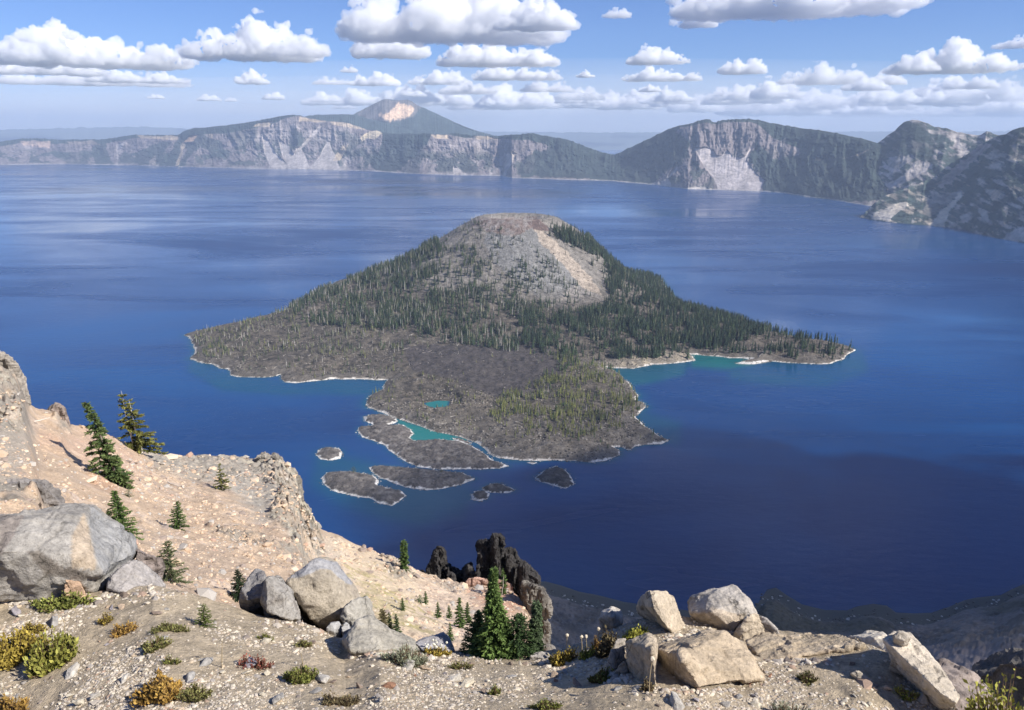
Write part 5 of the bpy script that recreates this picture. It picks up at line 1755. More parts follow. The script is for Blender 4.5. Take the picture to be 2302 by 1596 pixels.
while cnt < 140:
    x, y = r.uniform(-20, 1215), r.uniform(905, 1470)
    h_ = hit(x, y)
    if h_ is None: continue
    d = np.linalg.norm(h_ - CAM)
    if d < 14 or d > 110: continue
    w = r.uniform(7, 17) * (1.5 if r.random() < .12 else 1) / F * d
    stone(h_, w, ['pink', 'pink', 'cream', 'pale', 'tan', 'grey', 'brown', 'pink', 'pale'][r.integers(0, 9)], 'pale rock lying loose on the pink scree slope', 900 + cnt, 'rocks lying on the pink scree slope', sq=(1, .8, .65), name='rock')
    cnt += 1


def scatter(name, pts, sizes, cols, label, mat, sub=ICO1, flat=.7, seed=1):
    """many little stones nobody could count, as one mesh"""
    r = np.random.default_rng(seed)
    V0, F0 = sub
    n_ = len(pts)
    nv = len(V0)
    jit = r.uniform(.65, 1.15, (n_, nv, 1))
    S = np.stack([r.uniform(.8, 1.2, n_), r.uniform(.6, 1, n_), r.uniform(.45, .85, n_) * flat], -1) * sizes[:, None] / 2
    V = V0[None] * jit * S[:, None, :]
    a = r.uniform(0, 6.28, n_)
    tl = r.uniform(-.5, .5, n_)
    ca, sa_ = np.cos(a)[:, None], np.sin(a)[:, None]
    ct, st = np.cos(tl)[:, None], np.sin(tl)[:, None]
    x, y, z = V[..., 0], V[..., 1], V[..., 2]
    y, z = y * ct - z * st, y * st + z * ct
    x, y = x * ca - y * sa_, x * sa_ + y * ca
    V = np.stack([x, y, z], -1) + pts[:, None, :]
    Fq = F0[None] + (np.arange(n_) * nv)[:, None, None]
    col = np.repeat(cols, nv, 0)
    o = link(name, mk_mesh(name, V.reshape(-1, 3), Fq.reshape(-1, 3), False, {'col': col}), mat)
    tag(o, label, None, None, 'stuff')
    return o


def scatter_pts(n_, xr, yr, dr, seed, pred=None):
    r = np.random.default_rng(seed)
    out = []
    tries = 0
    while len(out) < n_ and tries < n_ * 4:
        tries += 1
        x, y = r.uniform(*xr), r.uniform(*yr)
        h_ = BVH.ray_cast(Vector(CAM), Vector((float((x - 1151) / F), cP + float((798 - y) / F) * sP, -sP + float((798 - y) / F) * cP)).normalized(), 400)
        if h_[0] is None: continue
        if not dr[0] < h_[3] < dr[1]: continue
        if pred and not pred(x, y): continue
        out.append((h_[0].x, h_[0].y, h_[0].z, h_[3], x, y))
    return np.array(out)


m_grav = mat_attr_terrain('gravel grains', 60, 220, .25)
r = np.random.default_rng(77)
g = scatter_pts(44000, (-160, 2480), (1300, 1750), (1.0, 11), 78)
cl = fbm(np.stack([g[:, 0] / .5, g[:, 1] / .5, g[:, 0] * 0], -1), 3, 79)
keep = r.uniform(size=len(g)) < np.clip(.36 + cl * 2.0, .05, 1)
g = g[keep]
pal = np.array([(.62, .54, .42), (.53, .46, .37), (.44, .385, .32), (.33, .295, .26), (.48, .385, .28), (.24, .20, .17), (.58, .51, .42), (.38, .27, .20)])
cc = pal[r.choice(8, len(g), p=[.2, .2, .18, .13, .1, .07, .09, .03])]
px_sz = np.exp(r.normal(1.15, .42, len(g))) * 1.15
# rubble banked against the feet of the boulders
ex = []
for (bx0, bx1, by) in FEET:
    for k in range(int((bx1 - bx0) * .55)):
        x_ = r.uniform(bx0 - 8, bx1 + 8); y_ = by + abs(r.normal()) * 9 - 3
        h_ = hit(x_, y_)
        if h_ is not None and np.linalg.norm(h_ - CAM) < 10:
            ex.append((*h_, np.linalg.norm(h_ - CAM), x_, y_))
ex = np.array(ex)
cc = np.concatenate([cc, pal[r.choice(8, len(ex))]]); px_sz = np.concatenate([px_sz, np.exp(r.normal(1.9, .4, len(ex)))])
g = np.concatenate([g, ex])
scatter('gravel', g[:, :3], px_sz / F * g[:, 3] * 1.5, cc, 'pale gravel strewn over the foreground ledge', m_grav, seed=80)
sr = _shore_rocks()
scatter('shore_rocks', sr[0], sr[1], sr[2], 'boulders washed along the shores', m_crag, seed=84)
g = scatter_pts(15000, (-100, 1260), (880, 1500), (13, 120), 81)
cl = fbm(np.stack([g[:, 0] / 5, g[:, 1] / 5, g[:, 2] / 5], -1), 3, 82)
keep = r.uniform(size=len(g)) < np.clip(.5 + cl * 1.8, .08, 1)
g = g[keep]
pal = np.array([(.60, .45, .32), (.54, .40, .28), (.64, .51, .38), (.30, .24, .20), (.44, .40, .35), (.46, .31, .23)])
cc = pal[r.choice(6, len(g), p=[.2, .2, .17, .18, .17, .08])]
scatter('scree', g[:, :3], np.exp(r.normal(1.25, .66, len(g))) * 1.25 / F * g[:, 3], cc, 'loose scree covering the pink slope', m_grav, seed=83)

# ---------------------------------------------------------------- plants
def leaf_mat(name, contrast=.35, rough=.7):
    m, n, b = mat_new(name)
    a = attr(n, 'col')
    t = noise_node(n, 3.0, 3, .6, vec=wpos(n))
    n.links.new(mixc(n, 1.0, a.outputs['Color'], mapr(n, t.outputs[0], .3, .7, 1 - contrast, 1 + contrast), 'MULTIPLY'), b.inputs['Base Color'])
    b.inputs['Roughness'].default_value = rough
    b.inputs['Specular IOR Level'].default_value = .2
    return m


m_leaf = leaf_mat('needles and leaves')
m_bark = leaf_mat('bark', .3, .9)
m_dead = leaf_mat('weathered wood', .2, .9)


def tube(pts, rad, k=6):
    pts = np.asarray(pts, float)
    n_ = len(pts)
    t = np.gradient(pts, axis=0)
    t = t / (np.linalg.norm(t, axis=1)[:, None] + 1e-9)
    up = np.where(np.abs(t[:, 2:3]) > .9, np.array([[1., 0, 0]]), np.array([[0, 0, 1.]]))
    u = np.cross(t, up); u /= np.linalg.norm(u, axis=1)[:, None] + 1e-9
    v = np.cross(t, u)
    a = np.arange(k) / k * 2 * math.pi
    V = pts[:, None] + (u[:, None] * np.cos(a)[None, :, None] + v[:, None] * np.sin(a)[None, :, None]) * np.asarray(rad)[:, None, None]
    i = np.arange(n_ - 1)[:, None] * k
    j = np.arange(k)[None]
    j2 = (j + 1) % k
    Fq = np.stack([i + j, i + j2, i + k + j2, i + k + j], -1).reshape(-1, 4)
    return V.reshape(-1, 3), Fq


def merge(parts):
    Vs, Fs, off = [], [], 0
    for V, Fq in parts:
        Vs.append(V); Fs.append(Fq + off); off += len(V)
    return np.concatenate(Vs), np.concatenate(Fs)


def conifer(pos, h, w, label, seed,  col=(.075, .12, .04), tipc=(.16, .21, .06), lean=(0, 0), shape=1.0, nb=90, skirt=.05, bark=(.22, .18, .15), sparse=1.0, droop=.25, group=None,
            side=None, stems=1, deadtop=0.0, name='conifer', cat_='conifer tree', trunk_r=.018):
    r = np.random.default_rng(seed)
    root = bpy.data.objects.new(name, None)
    COL.objects.link(root)
    root.location = pos
    tag(root, label, cat_, group)
    tparts, Vl_, Cl_ = [], [], []
    for s in range(stems):
        hs = h * (1 - .16 * s)
        base = np.array([0, 0, -.04 * h]) + np.array([.10 * s * h, .02 * s, 0])
        zz = np.linspace(0, 1, 12)
        ax = np.stack([lean[0] * h * zz ** 1.3 + .012 * h * np.sin(zz * 7 + seed), lean[1] * h * zz ** 1.3, zz * (hs + .04 * h)], -1) + base
        tparts.append(tube(ax, trunk_r * h * (1 - zz * .92) + .001, 7))
        nb_ = int(nb * 1.35)
        for i in range(nb_):
            t = skirt + (1 - skirt) * (i + r.uniform(-.4, .4)) / nb_
            t = min(max(t, .01), .985 - deadtop)
            prof_ = ((1 - t) ** shape) * .94 + .05
            a = i * 2.39996 + r.uniform(-.5, .5)
            L_ = w / 2 * 1.12 * prof_ * r.uniform(.62, 1.12)
            if side is not None:
                L_ *= 1 + side[2] * (math.cos(a) * side[0] + math.sin(a) * side[1])
            if r.random() > sparse or L_ <= 0.01 * h:
                continue
            o0 = np.array([np.interp(t, zz, ax[:, k]) for k in range(3)])
            dz = (-droop + .5 * t) * L_
            m_ = max(4, int(9 * L_ / (w / 2)) + 2)
            q = (np.arange(m_) + .8) / m_
            d = np.array([math.cos(a), math.sin(a), 0])
            pts = o0 + d * (q * L_)[:, None] + np.array([0, 0, 1]) * (dz * q ** 1.4)[:, None]
            tparts.append(tube(np.stack([o0, pts[m_ // 2], pts[-1]]), [.005 * h * (1 - t) + .0015 * h, .003 * h, .001 * h], 3)) if 0 else None
            for rep in range(9):
                c = pts + r.normal(size=pts.shape) * .006 * h
                sd = np.array([-d[1], d[0], 0])
                out = d * r.uniform(.3, 1.1, (m_, 1)) + sd * r.uniform(-1.2, 1.2, (m_, 1)) + np.array([0, 0, 1]) * r.uniform(-.55, .35, (m_, 1))
                out /= np.linalg.norm(out, axis=1)[:, None]
                ln = h * .036 * r.uniform(.6, 1.35, (m_, 1)) * (.7 + .6 * prof_)
                wd = np.cross(out, r.normal(size=(m_, 3)))
                wd = wd / (np.linalg.norm(wd, axis=1)[:, None] + 1e-9) * ln * .2
                Vl_.append(np.stack([c - wd, c + wd, c + out * ln + wd * .5, c + out * ln - wd * .5], 1).reshape(-1, 3))
                k_ = np.clip(q ** 1.5 * .8 + r.uniform(-.3, .3, m_), 0, 1)
                Cl_.append(np.repeat(lerp(np.tile(C(*col), (m_, 1)), C(*tipc), k_) * r.uniform(.75, 1.25, (m_, 1)), 4, 0))
    V, Fq = merge(tparts)
    tr = link('trunk', mk_mesh('trunk', V, Fq, True, {'col': np.tile(C(*bark), (len(V), 1))}), m_bark, root)
    V = np.concatenate(Vl_)
    cr = link('crown', mk_mesh('crown', V, np.arange(len(V)).reshape(-1, 4), False, {'col': np.clip(np.concatenate(Cl_), .01, .8)}), m_leaf, root)
    return root


def plant_tree(bx, by, ty, wpx, label, seed, D=None, **kw):
    """base pixel, top pixel row, width in pixels"""
    h_ = hit(bx, by)
    if h_ is None or (D is not None):
        h_ = at(bx, by, D or 8)
    dv = np.linalg.norm(np.array(h_) - CAM)
    hh = (by - ty) / F * dv * 1.12
    return conifer(h_, hh, wpx / F * dv, label, seed, **kw)


DG = dict(col=(.028, .055, .022), tipc=(.085, .13, .042))
GG = dict(col=(.04, .075, .022), tipc=(.13, .19, .05))
YG = dict(col=(.075, .085, .022), tipc=(.21, .20, .055))
plant_tree(302, 1013, 899, 62, 'twin stemmed pine with white trunks on the ridge crest', 1, **YG, stems=2, bark=(.62, .57, .5), lean=(-.09, 0), side=(1, 0, .35), sparse=.55, shape=.75, nb=58, deadtop=.06, trunk_r=.022)
plant_tree(268, 1086, 932, 66, 'hemlock leaning left with a bent tip on the pink slope', 2, col=(.045, .075, .025), tipc=(.14, .18, .06), lean=(-.26, 0), side=(-1, 0, .4), shape=.85, nb=85, droop=.45, sparse=.85)
plant_tree(500, 1102, 1048, 36, 'small olive fir half way along the grey rubble ridge', 3, **YG, nb=50, shape=.8, sparse=.8)
plant_tree(272, 1205, 1117, 72, 'bushy young fir rising behind the huge boulder', 4, **GG, nb=90, shape=.95)
plant_tree(250, 1190, 1150, 36, 'low dark fir tucked left of the bushy young one', 5, **DG, nb=50)
plant_tree(399, 1189, 1134, 44, 'small green fir with a dead stick on the pink slope', 6, **GG, nb=60, shape=.7, lean=(.12, 0))
plant_tree(386, 1310, 1228, 66, 'grey green pine right of the low slab', 7, col=(.06, .075, .035), tipc=(.17, .185, .09), nb=75, shape=.7, sparse=.8)
plant_tree(290, 1117, 1101, 19, 'tiny round fir below the leaning hemlock', 8, **GG, nb=30, shape=.5)
plant_tree(909, 1280, 1218, 19, 'slim bright green fir alone on the slope edge', 9, **GG, nb=60, shape=.25, skirt=.02)
plant_tree(540, 1348, 1287, 44, 'very dark fir behind the leaning slab', 10, col=(.012, .024, .012), tipc=(.03, .05, .02), nb=70, shape=.7)
plant_tree(665, 1302, 1284, 36, 'dark scrubby fir tip behind the pointed boulder', 11, col=(.015, .025, .012), tipc=(.04, .055, .025), nb=36, shape=.5)
plant_tree(1112, 1474, 1288, 104, 'tallest fir with a narrow spire top at the brink', 12, **GG, nb=260, shape=1.55, skirt=0, droop=.3)
plant_tree(1166, 1474, 1386, 112, 'broad low dark fir at the right foot of the tallest one', 13, col=(.025, .05, .02), tipc=(.075, .12, .04), nb=150, shape=.7, skirt=0)
plant_tree(1076, 1466, 1378, 84, 'broad dark fir at the left foot of the tallest one', 14, **DG, nb=130, shape=.8, skirt=0)
plant_tree(1204, 1468, 1358, 28, 'columnar blue green fir against the pale cliff rib', 15, col=(.05, .085, .045), tipc=(.15, .2, .10), nb=120, shape=.35, skirt=0)
plant_tree(1131, 1335, 1281, 22, 'thin sparse fir beside a dead stem under the spires', 16, **GG, nb=40, shape=.6, sparse=.8)
for i, (bx, by, ty, w, lab) in enumerate([(905, 1372, 1345, 15, 'small fir highest on the straw coloured slope'), (944, 1356, 1338, 24, 'squat fir of a touching pair on the slope'), (957, 1356, 1330, 14, 'narrow fir of the touching pair on the slope'),
                                          (985, 1390, 1355, 17, 'small fir left of a leaning shadow streak'), (1010, 1390, 1362, 17, 'small tilted fir between two others mid slope'), (1034, 1410, 1346, 26, 'taller fir of the slope cluster left of the big fir'),
                                          (1051, 1400, 1356, 20, 'light green fir right of the taller slope one'), (1012, 1440, 1402, 18, 'small fir behind the blue grey wedge boulder'), (876, 1414, 1378, 16, 'dark fir pair left member behind the low broad slab'),
                                          (892, 1422, 1382, 20, 'dark fir pair right member behind the low broad slab'), (1042, 1466, 1444, 26, 'little dark fir at the brink left of the big firs')]):
    plant_tree(bx, by, ty, w, lab, 20 + i, **(DG if i in (8, 9, 10) else GG), nb=46, shape=.75, skirt=.02)
plant_tree(461, 1408, 1364, 42, 'seedling fir standing alone in the foreground gravel', 40, col=(.06, .085, .02), tipc=(.17, .2, .05), nb=46, shape=.5, skirt=.02)
plant_tree(862, 1412, 1372, 26, 'brownish scrub behind the flank boulder', 41, col=(.09, .075, .035), tipc=(.2, .17, .08), nb=60, shape=.3, skirt=.0, name='shrub', cat_='shrub')


def shrub(x0, x1, y0, y1, cA, cB, label, seed, n_=420, blade=1.0, upright=.8, flowers=None, name='shrub', cat_='shrub', leafw=.22):
    """a clump of leafy shoots: x0..x1, top y0, base y1 in the photograph"""
    r = np.random.default_rng(seed)
    cx = (x0 + x1) / 2
    b = hit(cx, min(y1 - 2, 1740))
    if b is None or np.linalg.norm(b - CAM) > 14:
        print('no ground for', label)
        return None
    dv = np.linalg.norm(b - CAM)
    w = (x1 - x0) / F * dv; h = max((y1 - y0) / F * dv * .92, w * .14)
    dp = min(w, max(h * 1.3, w * .4))
    ns = int(n_ / 9)
    Vs, Cs, st = [], [], []
    a = r.uniform(0, 6.28, ns); q = r.uniform(0, 1, ns) ** .5
    bx, by = np.cos(a) * q * w * .43 * (1 + .25 * np.sin(a * 3 + seed)), np.sin(a) * q * dp * .45 * (1 + .25 * np.cos(a * 4 + seed))
    hh = h * (1 - .55 * q ** 1.3) * r.uniform(.25, 1.05, ns) ** 1.2 * (.75 + .35 * np.sin(a * 2 + seed))
    for i in range(ns):
        z0 = ground_z(b[0] + bx[i], b[1] + by[i])
        z0 = (z0 - b[2]) if z0 is not None and abs(z0 - b[2]) < .5 else 0
        tip = np.array([bx[i] * 1.22, by[i] * 1.22, z0 + hh[i]])
        ba = np.array([bx[i] * .8, by[i] * .8, z0 - .01])
        k = 9
        t = np.linspace(.25, 1, k)[:, None]
        c = ba + (tip - ba) * t + r.normal(size=(k, 3)) * .012 * w
        out = r.normal(size=(k, 3)) * .8 + np.array([0, 0, upright]) + (tip - ba) / (np.linalg.norm(tip - ba) + 1e-6) * .5
        out /= np.linalg.norm(out, axis=1)[:, None]
        ln = blade * min(h, w, .22) * .13 * r.uniform(.5, 1.4, (k, 1)) + .004
        wd = np.cross(out, r.normal(size=(k, 3)))
        wd = wd / np.linalg.norm(wd, axis=1)[:, None] * ln * leafw
        Vs.append(np.stack([c, c + out * ln * .5 + wd, c + out * ln, c + out * ln * .5 - wd], 1).reshape(-1, 3))
        kk_ = np.clip(t[:, 0] * .7 + r.uniform(-.35, .35, k), 0, 1)
        tint = lerp(np.tile(C(*cA), (k, 1)), C(*cB), kk_) * r.uniform(.75, 1.2, (k, 1))
        Cs.append(np.repeat(tint, 4, 0))
        st.append(tube(np.stack([ba, (ba + tip) / 2, tip]), [.004, .003, .001], 3))
    root = bpy.data.objects.new(name, None)
    COL.objects.link(root)
    root.location = b
    tag(root, label, cat_)
    V = np.concatenate(Vs)
    link('leaves', mk_mesh('leaves', V, np.arange(len(V)).reshape(-1, 4), False, {'col': np.clip(np.concatenate(Cs), .01, .85)}), m_leaf, root)
    V, Fq = merge(st)
    link('stems', mk_mesh('stems', V, Fq, False, {'col': np.tile(C(.2, .13, .08), (len(V), 1))}), m_bark, root)
    if flowers:
        nf = flowers[0]
        P = np.stack([r.uniform(-.45, .45, nf) * w, r.uniform(-.3, .3, nf) * dp, h * r.uniform(.75, 1.15, nf)], -1)
        V0, F0 = ICO1
        V = (V0[None] * .009 * r.uniform(.6, 1.4, (nf, 1, 1)) + P[:, None]).reshape(-1, 3)
        Fq = (F0[None] + (np.arange(nf) * len(V0))[:, None, None]).reshape(-1, 3)
        link('flowers', mk_mesh('flowers', V, Fq, False, {'col': np.tile(C(*flowers[1]), (len(V), 1))}), m_leaf, root)
    return root


YEL = ((.19, .14, .03), (.42, .32, .065)); GRN = ((.08, .10, .025), (.25, .26, .065)); OLV = ((.10, .10, .035), (.24, .23, .08)); ORG = ((.2, .11, .035), (.44, .28, .07)); LIM = ((.17, .18, .03), (.42, .41, .08))
SAG = ((.17, .19, .12), (.36, .38, .26)); BRN = ((.08, .065, .04), (.2, .16, .08)); RED = ((.13, .04, .03), (.30, .10, .07))
SHR = [(-30, 82, 1424, 1482, YEL, 'golden yellow shrub at the lower left edge', 1900), (78, 158, 1422, 1494, ((.12, .135, .03), (.33, .31, .07)), 'yellow green shrub touching the golden one', 1700), (52, 98, 1396, 1422, YEL, 'small yellow clump above the yellow green shrub', 420),
       (74, 108, 1488, 1514, RED, 'dark red leafed tuft below the golden shrub', 240), (318, 404, 1513, 1568, ORG, 'orange and yellow shrub at the bottom left', 1100), (396, 472, 1538, 1572, OLV, 'low olive shrub joined to the orange one', 700),
       (645, 706, 1490, 1532, GRN, 'round green shrub with a dry stalk at bottom centre left', 900), (322, 375, 1430, 1460, OLV, 'round olive shrub beside a blue grey stone', 700), (254, 305, 1396, 1424, ORG, 'small rusty shrub left of the flat green mat', 420),
       (348, 418, 1398, 1417, OLV, 'flat green mat in the middle of the gravel', 600), (664, 702, 1434, 1454, OLV, 'small olive tuft below the low broad slab', 300), (579, 616, 1421, 1438, GRN, 'green tuft behind the cream white stone', 300),
       (672, 712, 1362, 1402, GRN, 'green plant growing against the pointed boulder', 560), (82, 188, 1334, 1366, GRN, 'flat green mat along the foot of the huge boulder', 900), (724, 802, 1550, 1584, BRN, 'dull brown mat near the square brown block', 600),
       (368, 402, 1474, 1492, GRN, 'tiny green tuft right of the golden shrub', 240), (-20, 56, 1566, 1610, ORG, 'rusty orange shrub in the bottom left corner', 800), (228, 252, 1364, 1402, YEL, 'thin yellow sprig above the olive shrub', 160),
       (868, 956, 1438, 1492, SAG, 'grey green sage bush at the centre of the ledge', 1100), (954, 1008, 1446, 1474, ((.2, .2, .04), (.6, .42, .09)), 'yellow orange bush with white flowers beside the wedge boulder', 700),
       (1236, 1292, 1452, 1492, YEL, 'yellow shrub at the brink under the flower stalks', 700), (1300, 1342, 1452, 1478, LIM, 'yellow green plant under a pair of flower stalks', 420), (1328, 1354, 1424, 1462, ORG, 'upright orange sprig by the dark scrub', 260),
       (1342, 1390, 1400, 1472, BRN, 'dark scrub below the rounded grey white boulder', 900), (1392, 1458, 1402, 1442, LIM, 'bright yellow green shrub behind the split block', 900), (1328, 1378, 1494, 1532, GRN, 'fresh green plant in the shade left of the brown grey stone', 520),
       (1794, 1832, 1504, 1532, OLV, 'small grey green plant on the pebbly mound', 300), (1736, 1806, 1566, 1612, SAG, 'dry grass tuft at the bottom right of centre', 600), (2010, 2058, 1546, 1568, LIM, 'low yellow green clump by the white slab foot', 400),
       (2184, 2340, 1540, 1736, LIM, 'big yellow green shrub in the bottom right corner', 3000), (1098, 1126, 1538, 1562, GRN, 'small green tuft below the rounded cream stone', 220), (1196, 1262, 1564, 1592, GRN, 'low green mat at the bottom middle', 420),
       (1520, 1560, 1500, 1530, BRN, 'dry brown tuft at the foot of the large tan block', 240), (1660, 1700, 1500, 1530, RED, 'reddish dry tuft beside the large tan block', 260), (540, 606, 1466, 1500, RED, 'red leaved sparse plant in the gravel', 260),
       (1010, 1060, 1478, 1505, OLV, 'thin olive plant right of the yellow orange bush', 220), (1440, 1470, 1520, 1552, BRN, 'brown tuft at the foot of the shaded face', 200), (52, 98, 1284, 1310, BRN, 'dark tuft growing low on the huge boulder', 300)]
for i, (x0, x1, y0, y1, (cA, cB), lab, n_) in enumerate(SHR):
    mat_ = (y1 - y0) < .35 * (x1 - x0)
    shrub(x0, x1, y0, y1, cA, cB, lab, 1200 + i, n_=int(n_ * 2.5), blade=1.6 if mat_ else 1.0, upright=.5 if mat_ else .9, flowers=(16, (.70, .67, .56)) if 'white flowers' in lab else None, leafw=.1 if 'grass' in lab or 'sage' in lab else .24)

# dried flower stalks
for i, (x, yt, yb, lab) in enumerate([(1272, 1427, 1464, 'leftmost dried flower stalk at the brink'), (1306, 1431, 1468, 'middle dried flower stalk at the brink'), (1318, 1430, 1468, 'third dried flower stalk close to the middle one'),
                                      (1346, 1413, 1450, 'tallest pale seed head beside the dark scrub'), (1463, 1481, 1556, 'bent dry flower stalk in front of the large tan block'), (503, 1440, 1502, 'thin reddish stem left of the red leaved plant'),
                                      (148, 1394, 1440, 'brown dry stem above the yellow green shrub'), (14, 1548, 1590, 'dry stem in the bottom left corner'), (680, 1466, 1500, 'dry stalk out of the round green shrub')]):
    b = hit(x, yb)
    if b is None:
        b = at(x, yb, 5.0)
    dv = np.linalg.norm(b - CAM)
    h = (yb - yt) / F * dv * 1.05
    root = bpy.data.objects.new('flower_stalk', None)
    COL.objects.link(root)
    root.location = b
    tag(root, lab, 'flower stalk', 'dried flower stalks on the ledge')
    z = np.linspace(0, 1, 6)
    V, Fq = tube(np.stack([.05 * h * np.sin(z * 2.2 + i), 0 * z, z * h], -1), .0035 - .0015 * z, 5)
    link('stem', mk_mesh('stem', V, Fq, True, {'col': np.tile(C(.42, .33, .2), (len(V), 1))}), m_bark, root)
    V0, F0 = ICO2
    rr_ = .013 if i < 5 else .008
    V = V0 * np.array([rr_, rr_, rr_ * 1.1]) * (1 + .25 * vnoise(V0 * 3, i))[:, None] + np.array([.05 * h * math.sin(2.2 + i), 0, h])
    link('seed_head', mk_mesh('seed_head', V, F0, False, {'col': np.tile(C(.58, .5, .38), (len(V), 1))}), m_bark, root)

# dead wood on the pink slope
for i, (xa, ya, xb, yb, rp, lab) in enumerate([(78, 950, 112, 941, 1.6, 'bleached log lying high on the pink slope'), (529, 1074, 549, 1062, 1.0, 'thin pale stick near the olive fir'), (403, 1160, 396, 1112, 1.2, 'upright dead stick above the small green fir'),
                                               (606, 1142, 628, 1156, 1.8, 'twisted white deadwood on the craggy cliff'), (378, 1086, 402, 1096, 1.2, 'bleached branch above the small green fir'), (1128, 1340, 1133, 1296, .9, 'bare dead stem beside the thin sparse fir')]):
    pa, pb = hit(xa, ya), hit(xb, yb)
    if pa is None: continue
    dv = np.linalg.norm(pa - CAM)
    if pb is None or abs(np.linalg.norm(pb - CAM) - dv) > 3 or abs(ya - yb) > 30:
        aa, tt_ = azt(xb, yb)
        Dh = np.hypot(pa[0], pa[1])
        pb = np.array([Dh * np.sin(aa), Dh * np.cos(aa), CAM[2] - Dh * tt_])
    t = np.linspace(0, 1, 7)[:, None]
    P_ = pa + (pb - pa) * t + np.random.default_rng(i).normal(size=(7, 3)) * .02
    P_[:, 2] += .06
    V, Fq = tube(P_, np.linspace(1, .4, 7) * rp / F * dv, 6)
    o = link('dead_branch', mk_mesh('dead_branch', V - pa, Fq, True, {'col': np.tile(C(.62, .56, .49), (len(V), 1))}), m_dead, None, pa)
    tag(o, lab, 'dead branch')

# ---------------------------------------------------------------- the island's trees
def low_tree(seed, kind):
    r = np.random.default_rng(seed)
    V, Fq, Cc = [], [], []
    off = 0
    live = kind != 'snag'
    col = dict(dark=(.028, .048, .026), green=(.05, .075, .03), yellow=(.17, .18, .055), pale=(.16, .16, .10), snag=(.50, .465, .42))[kind]
    zz = np.array([0, .5, 1.0])
    v, f_ = tube(np.stack([zz * 0, zz * 0, zz - .03], -1), np.array([.02, .014, .003]) * (1.3 if live else 1.7), 4)
    f3 = np.concatenate([f_[:, [0, 1, 2]], f_[:, [0, 2, 3]]])
    V.append(v); Fq.append(f3); Cc.append(np.tile(C(.3, .27, .24) if live else C(*col), (len(v), 1))); off += len(v)
    if live:
        nt_ = 9
        W_ = dict(dark=.15, green=.14, yellow=.12, pale=.11)[kind] * r.uniform(.85, 1.2)
        for i in range(nt_):
            t = .12 + .86 * i / nt_
            rad = W_ * ((1 - t) ** .75 + .05) * r.uniform(.75, 1.2)
            k = 7
            a0 = r.uniform(0, 6.28)
            for j in range(k):
                if r.random() < .12: continue
                a = a0 + j / k * 6.283 + r.uniform(-.25, .25)
                L_ = rad * r.uniform(.6, 1.25)
                da = .5
                z = t + r.uniform(-.02, .02)
                p = np.array([[0, 0, z + .085], [math.cos(a - da) * L_ * .75, math.sin(a - da) * L_ * .75, z - .012], [math.cos(a) * L_ * 1.15, math.sin(a) * L_ * 1.15, z - .045], [math.cos(a + da) * L_ * .75, math.sin(a + da) * L_ * .75, z - .012]])
                V.append(p); Fq.append(np.array([[0, 1, 2], [0, 2, 3]]) + off)
                Cc.append(np.tile(C(*col) * r.uniform(.65, 1.35), (4, 1)))
                off += 4
    else:
        for j in range(5):
            t = r.uniform(.35, .9); a = r.uniform(0, 6.28)
            L_ = .09
            V.append(np.array([[0, 0, t], [0, 0, t + .02], [math.cos(a) * L_, math.sin(a) * L_, t + .03]])); Fq.append(np.array([[0, 1, 2]]) + off)
            Cc.append(np.tile(C(*col), (3, 1))); off += 3
    return np.concatenate(V), np.concatenate(Fq), np.concatenate(Cc)


LT = {k: [low_tree(10 * i + j, k) for j in range(4)] for i, k in enumerate(['dark', 'green', 'yellow', 'pale', 'snag'])}
# where they stand: polygons in the photograph with trees per square metre and mix
FZ = [([(1228, 498), (1300, 525), (1432, 605), (1560, 660), (1700, 715), (1735, 745), (1600, 790), (1540, 806), (1440, 806), (1350, 812), (1290, 800), (1190, 790), (1150, 745), (1180, 705), (1250, 712), (1310, 712), (1375, 668), (1345, 615), (1300, 560), (1262, 540)], .0165, 'dark', (17, 27)),
      ([(985, 540), (960, 552), (860, 600), (740, 650), (640, 690), (690, 728), (850, 742), (1000, 772), (1180, 795), (1180, 700), (1110, 680), (1050, 620), (1005, 585)], .0115, 'mix', (14, 24)),
      ([(1000, 560), (1080, 560), (1180, 640), (1290, 680), (1330, 700), (1200, 720), (1080, 700)], .0095, 'mix', (12, 20)),
      ([(1000, 560), (1080, 540), (1200, 555), (1310, 630), (1352, 688), (1330, 704), (1200, 720), (1080, 700)], .0062, 'mix', (11, 20)),
      ([(985, 548), (1068, 500), (1150, 515), (1195, 560), (1150, 650), (1000, 600)], .0050, 'mix', (8, 14)),
      ([(430, 755), (640, 700), (900, 745), (1000, 790), (880, 850), (640, 850), (440, 812)], .0042, 'left', (8, 15)),
      ([(600, 690), (1000, 740), (1200, 790), (1000, 800), (800, 770), (620, 740)], .0055, 'left', (10, 17)),
      ([(1560, 740), (1735, 742), (1925, 776), (1890, 806), (1740, 800), (1600, 796), (1540, 800)], .0055, 'dark', (13, 24)),
      ([(1760, 780), (1900, 784), (1880, 808), (1770, 806)], .006, 'dark', (14, 24)),
      ([(1120, 890), (1220, 850), (1330, 815), (1400, 845), (1432, 890), (1440, 925), (1400, 965), (1300, 988), (1140, 985), (1105, 950)], .0125, 'yellow', (8, 15)),
      ([(1180, 785), (1340, 800), (1400, 850), (1250, 862), (1200, 825)], .008, 'green', (10, 18)),
      ([(830, 868), (1000, 830), (1200, 860), (1100, 980), (960, 960), (830, 920)], .0013, 'yellow', (6, 12)),
      ([(1060, 486), (1230, 490), (1240, 520), (1060, 540)], .0045, 'snag', (7, 12)),
      ([(1240, 505), (1300, 530), (1420, 600), (1400, 620), (1290, 560), (1235, 530)], .010, 'dark', (15, 24))]
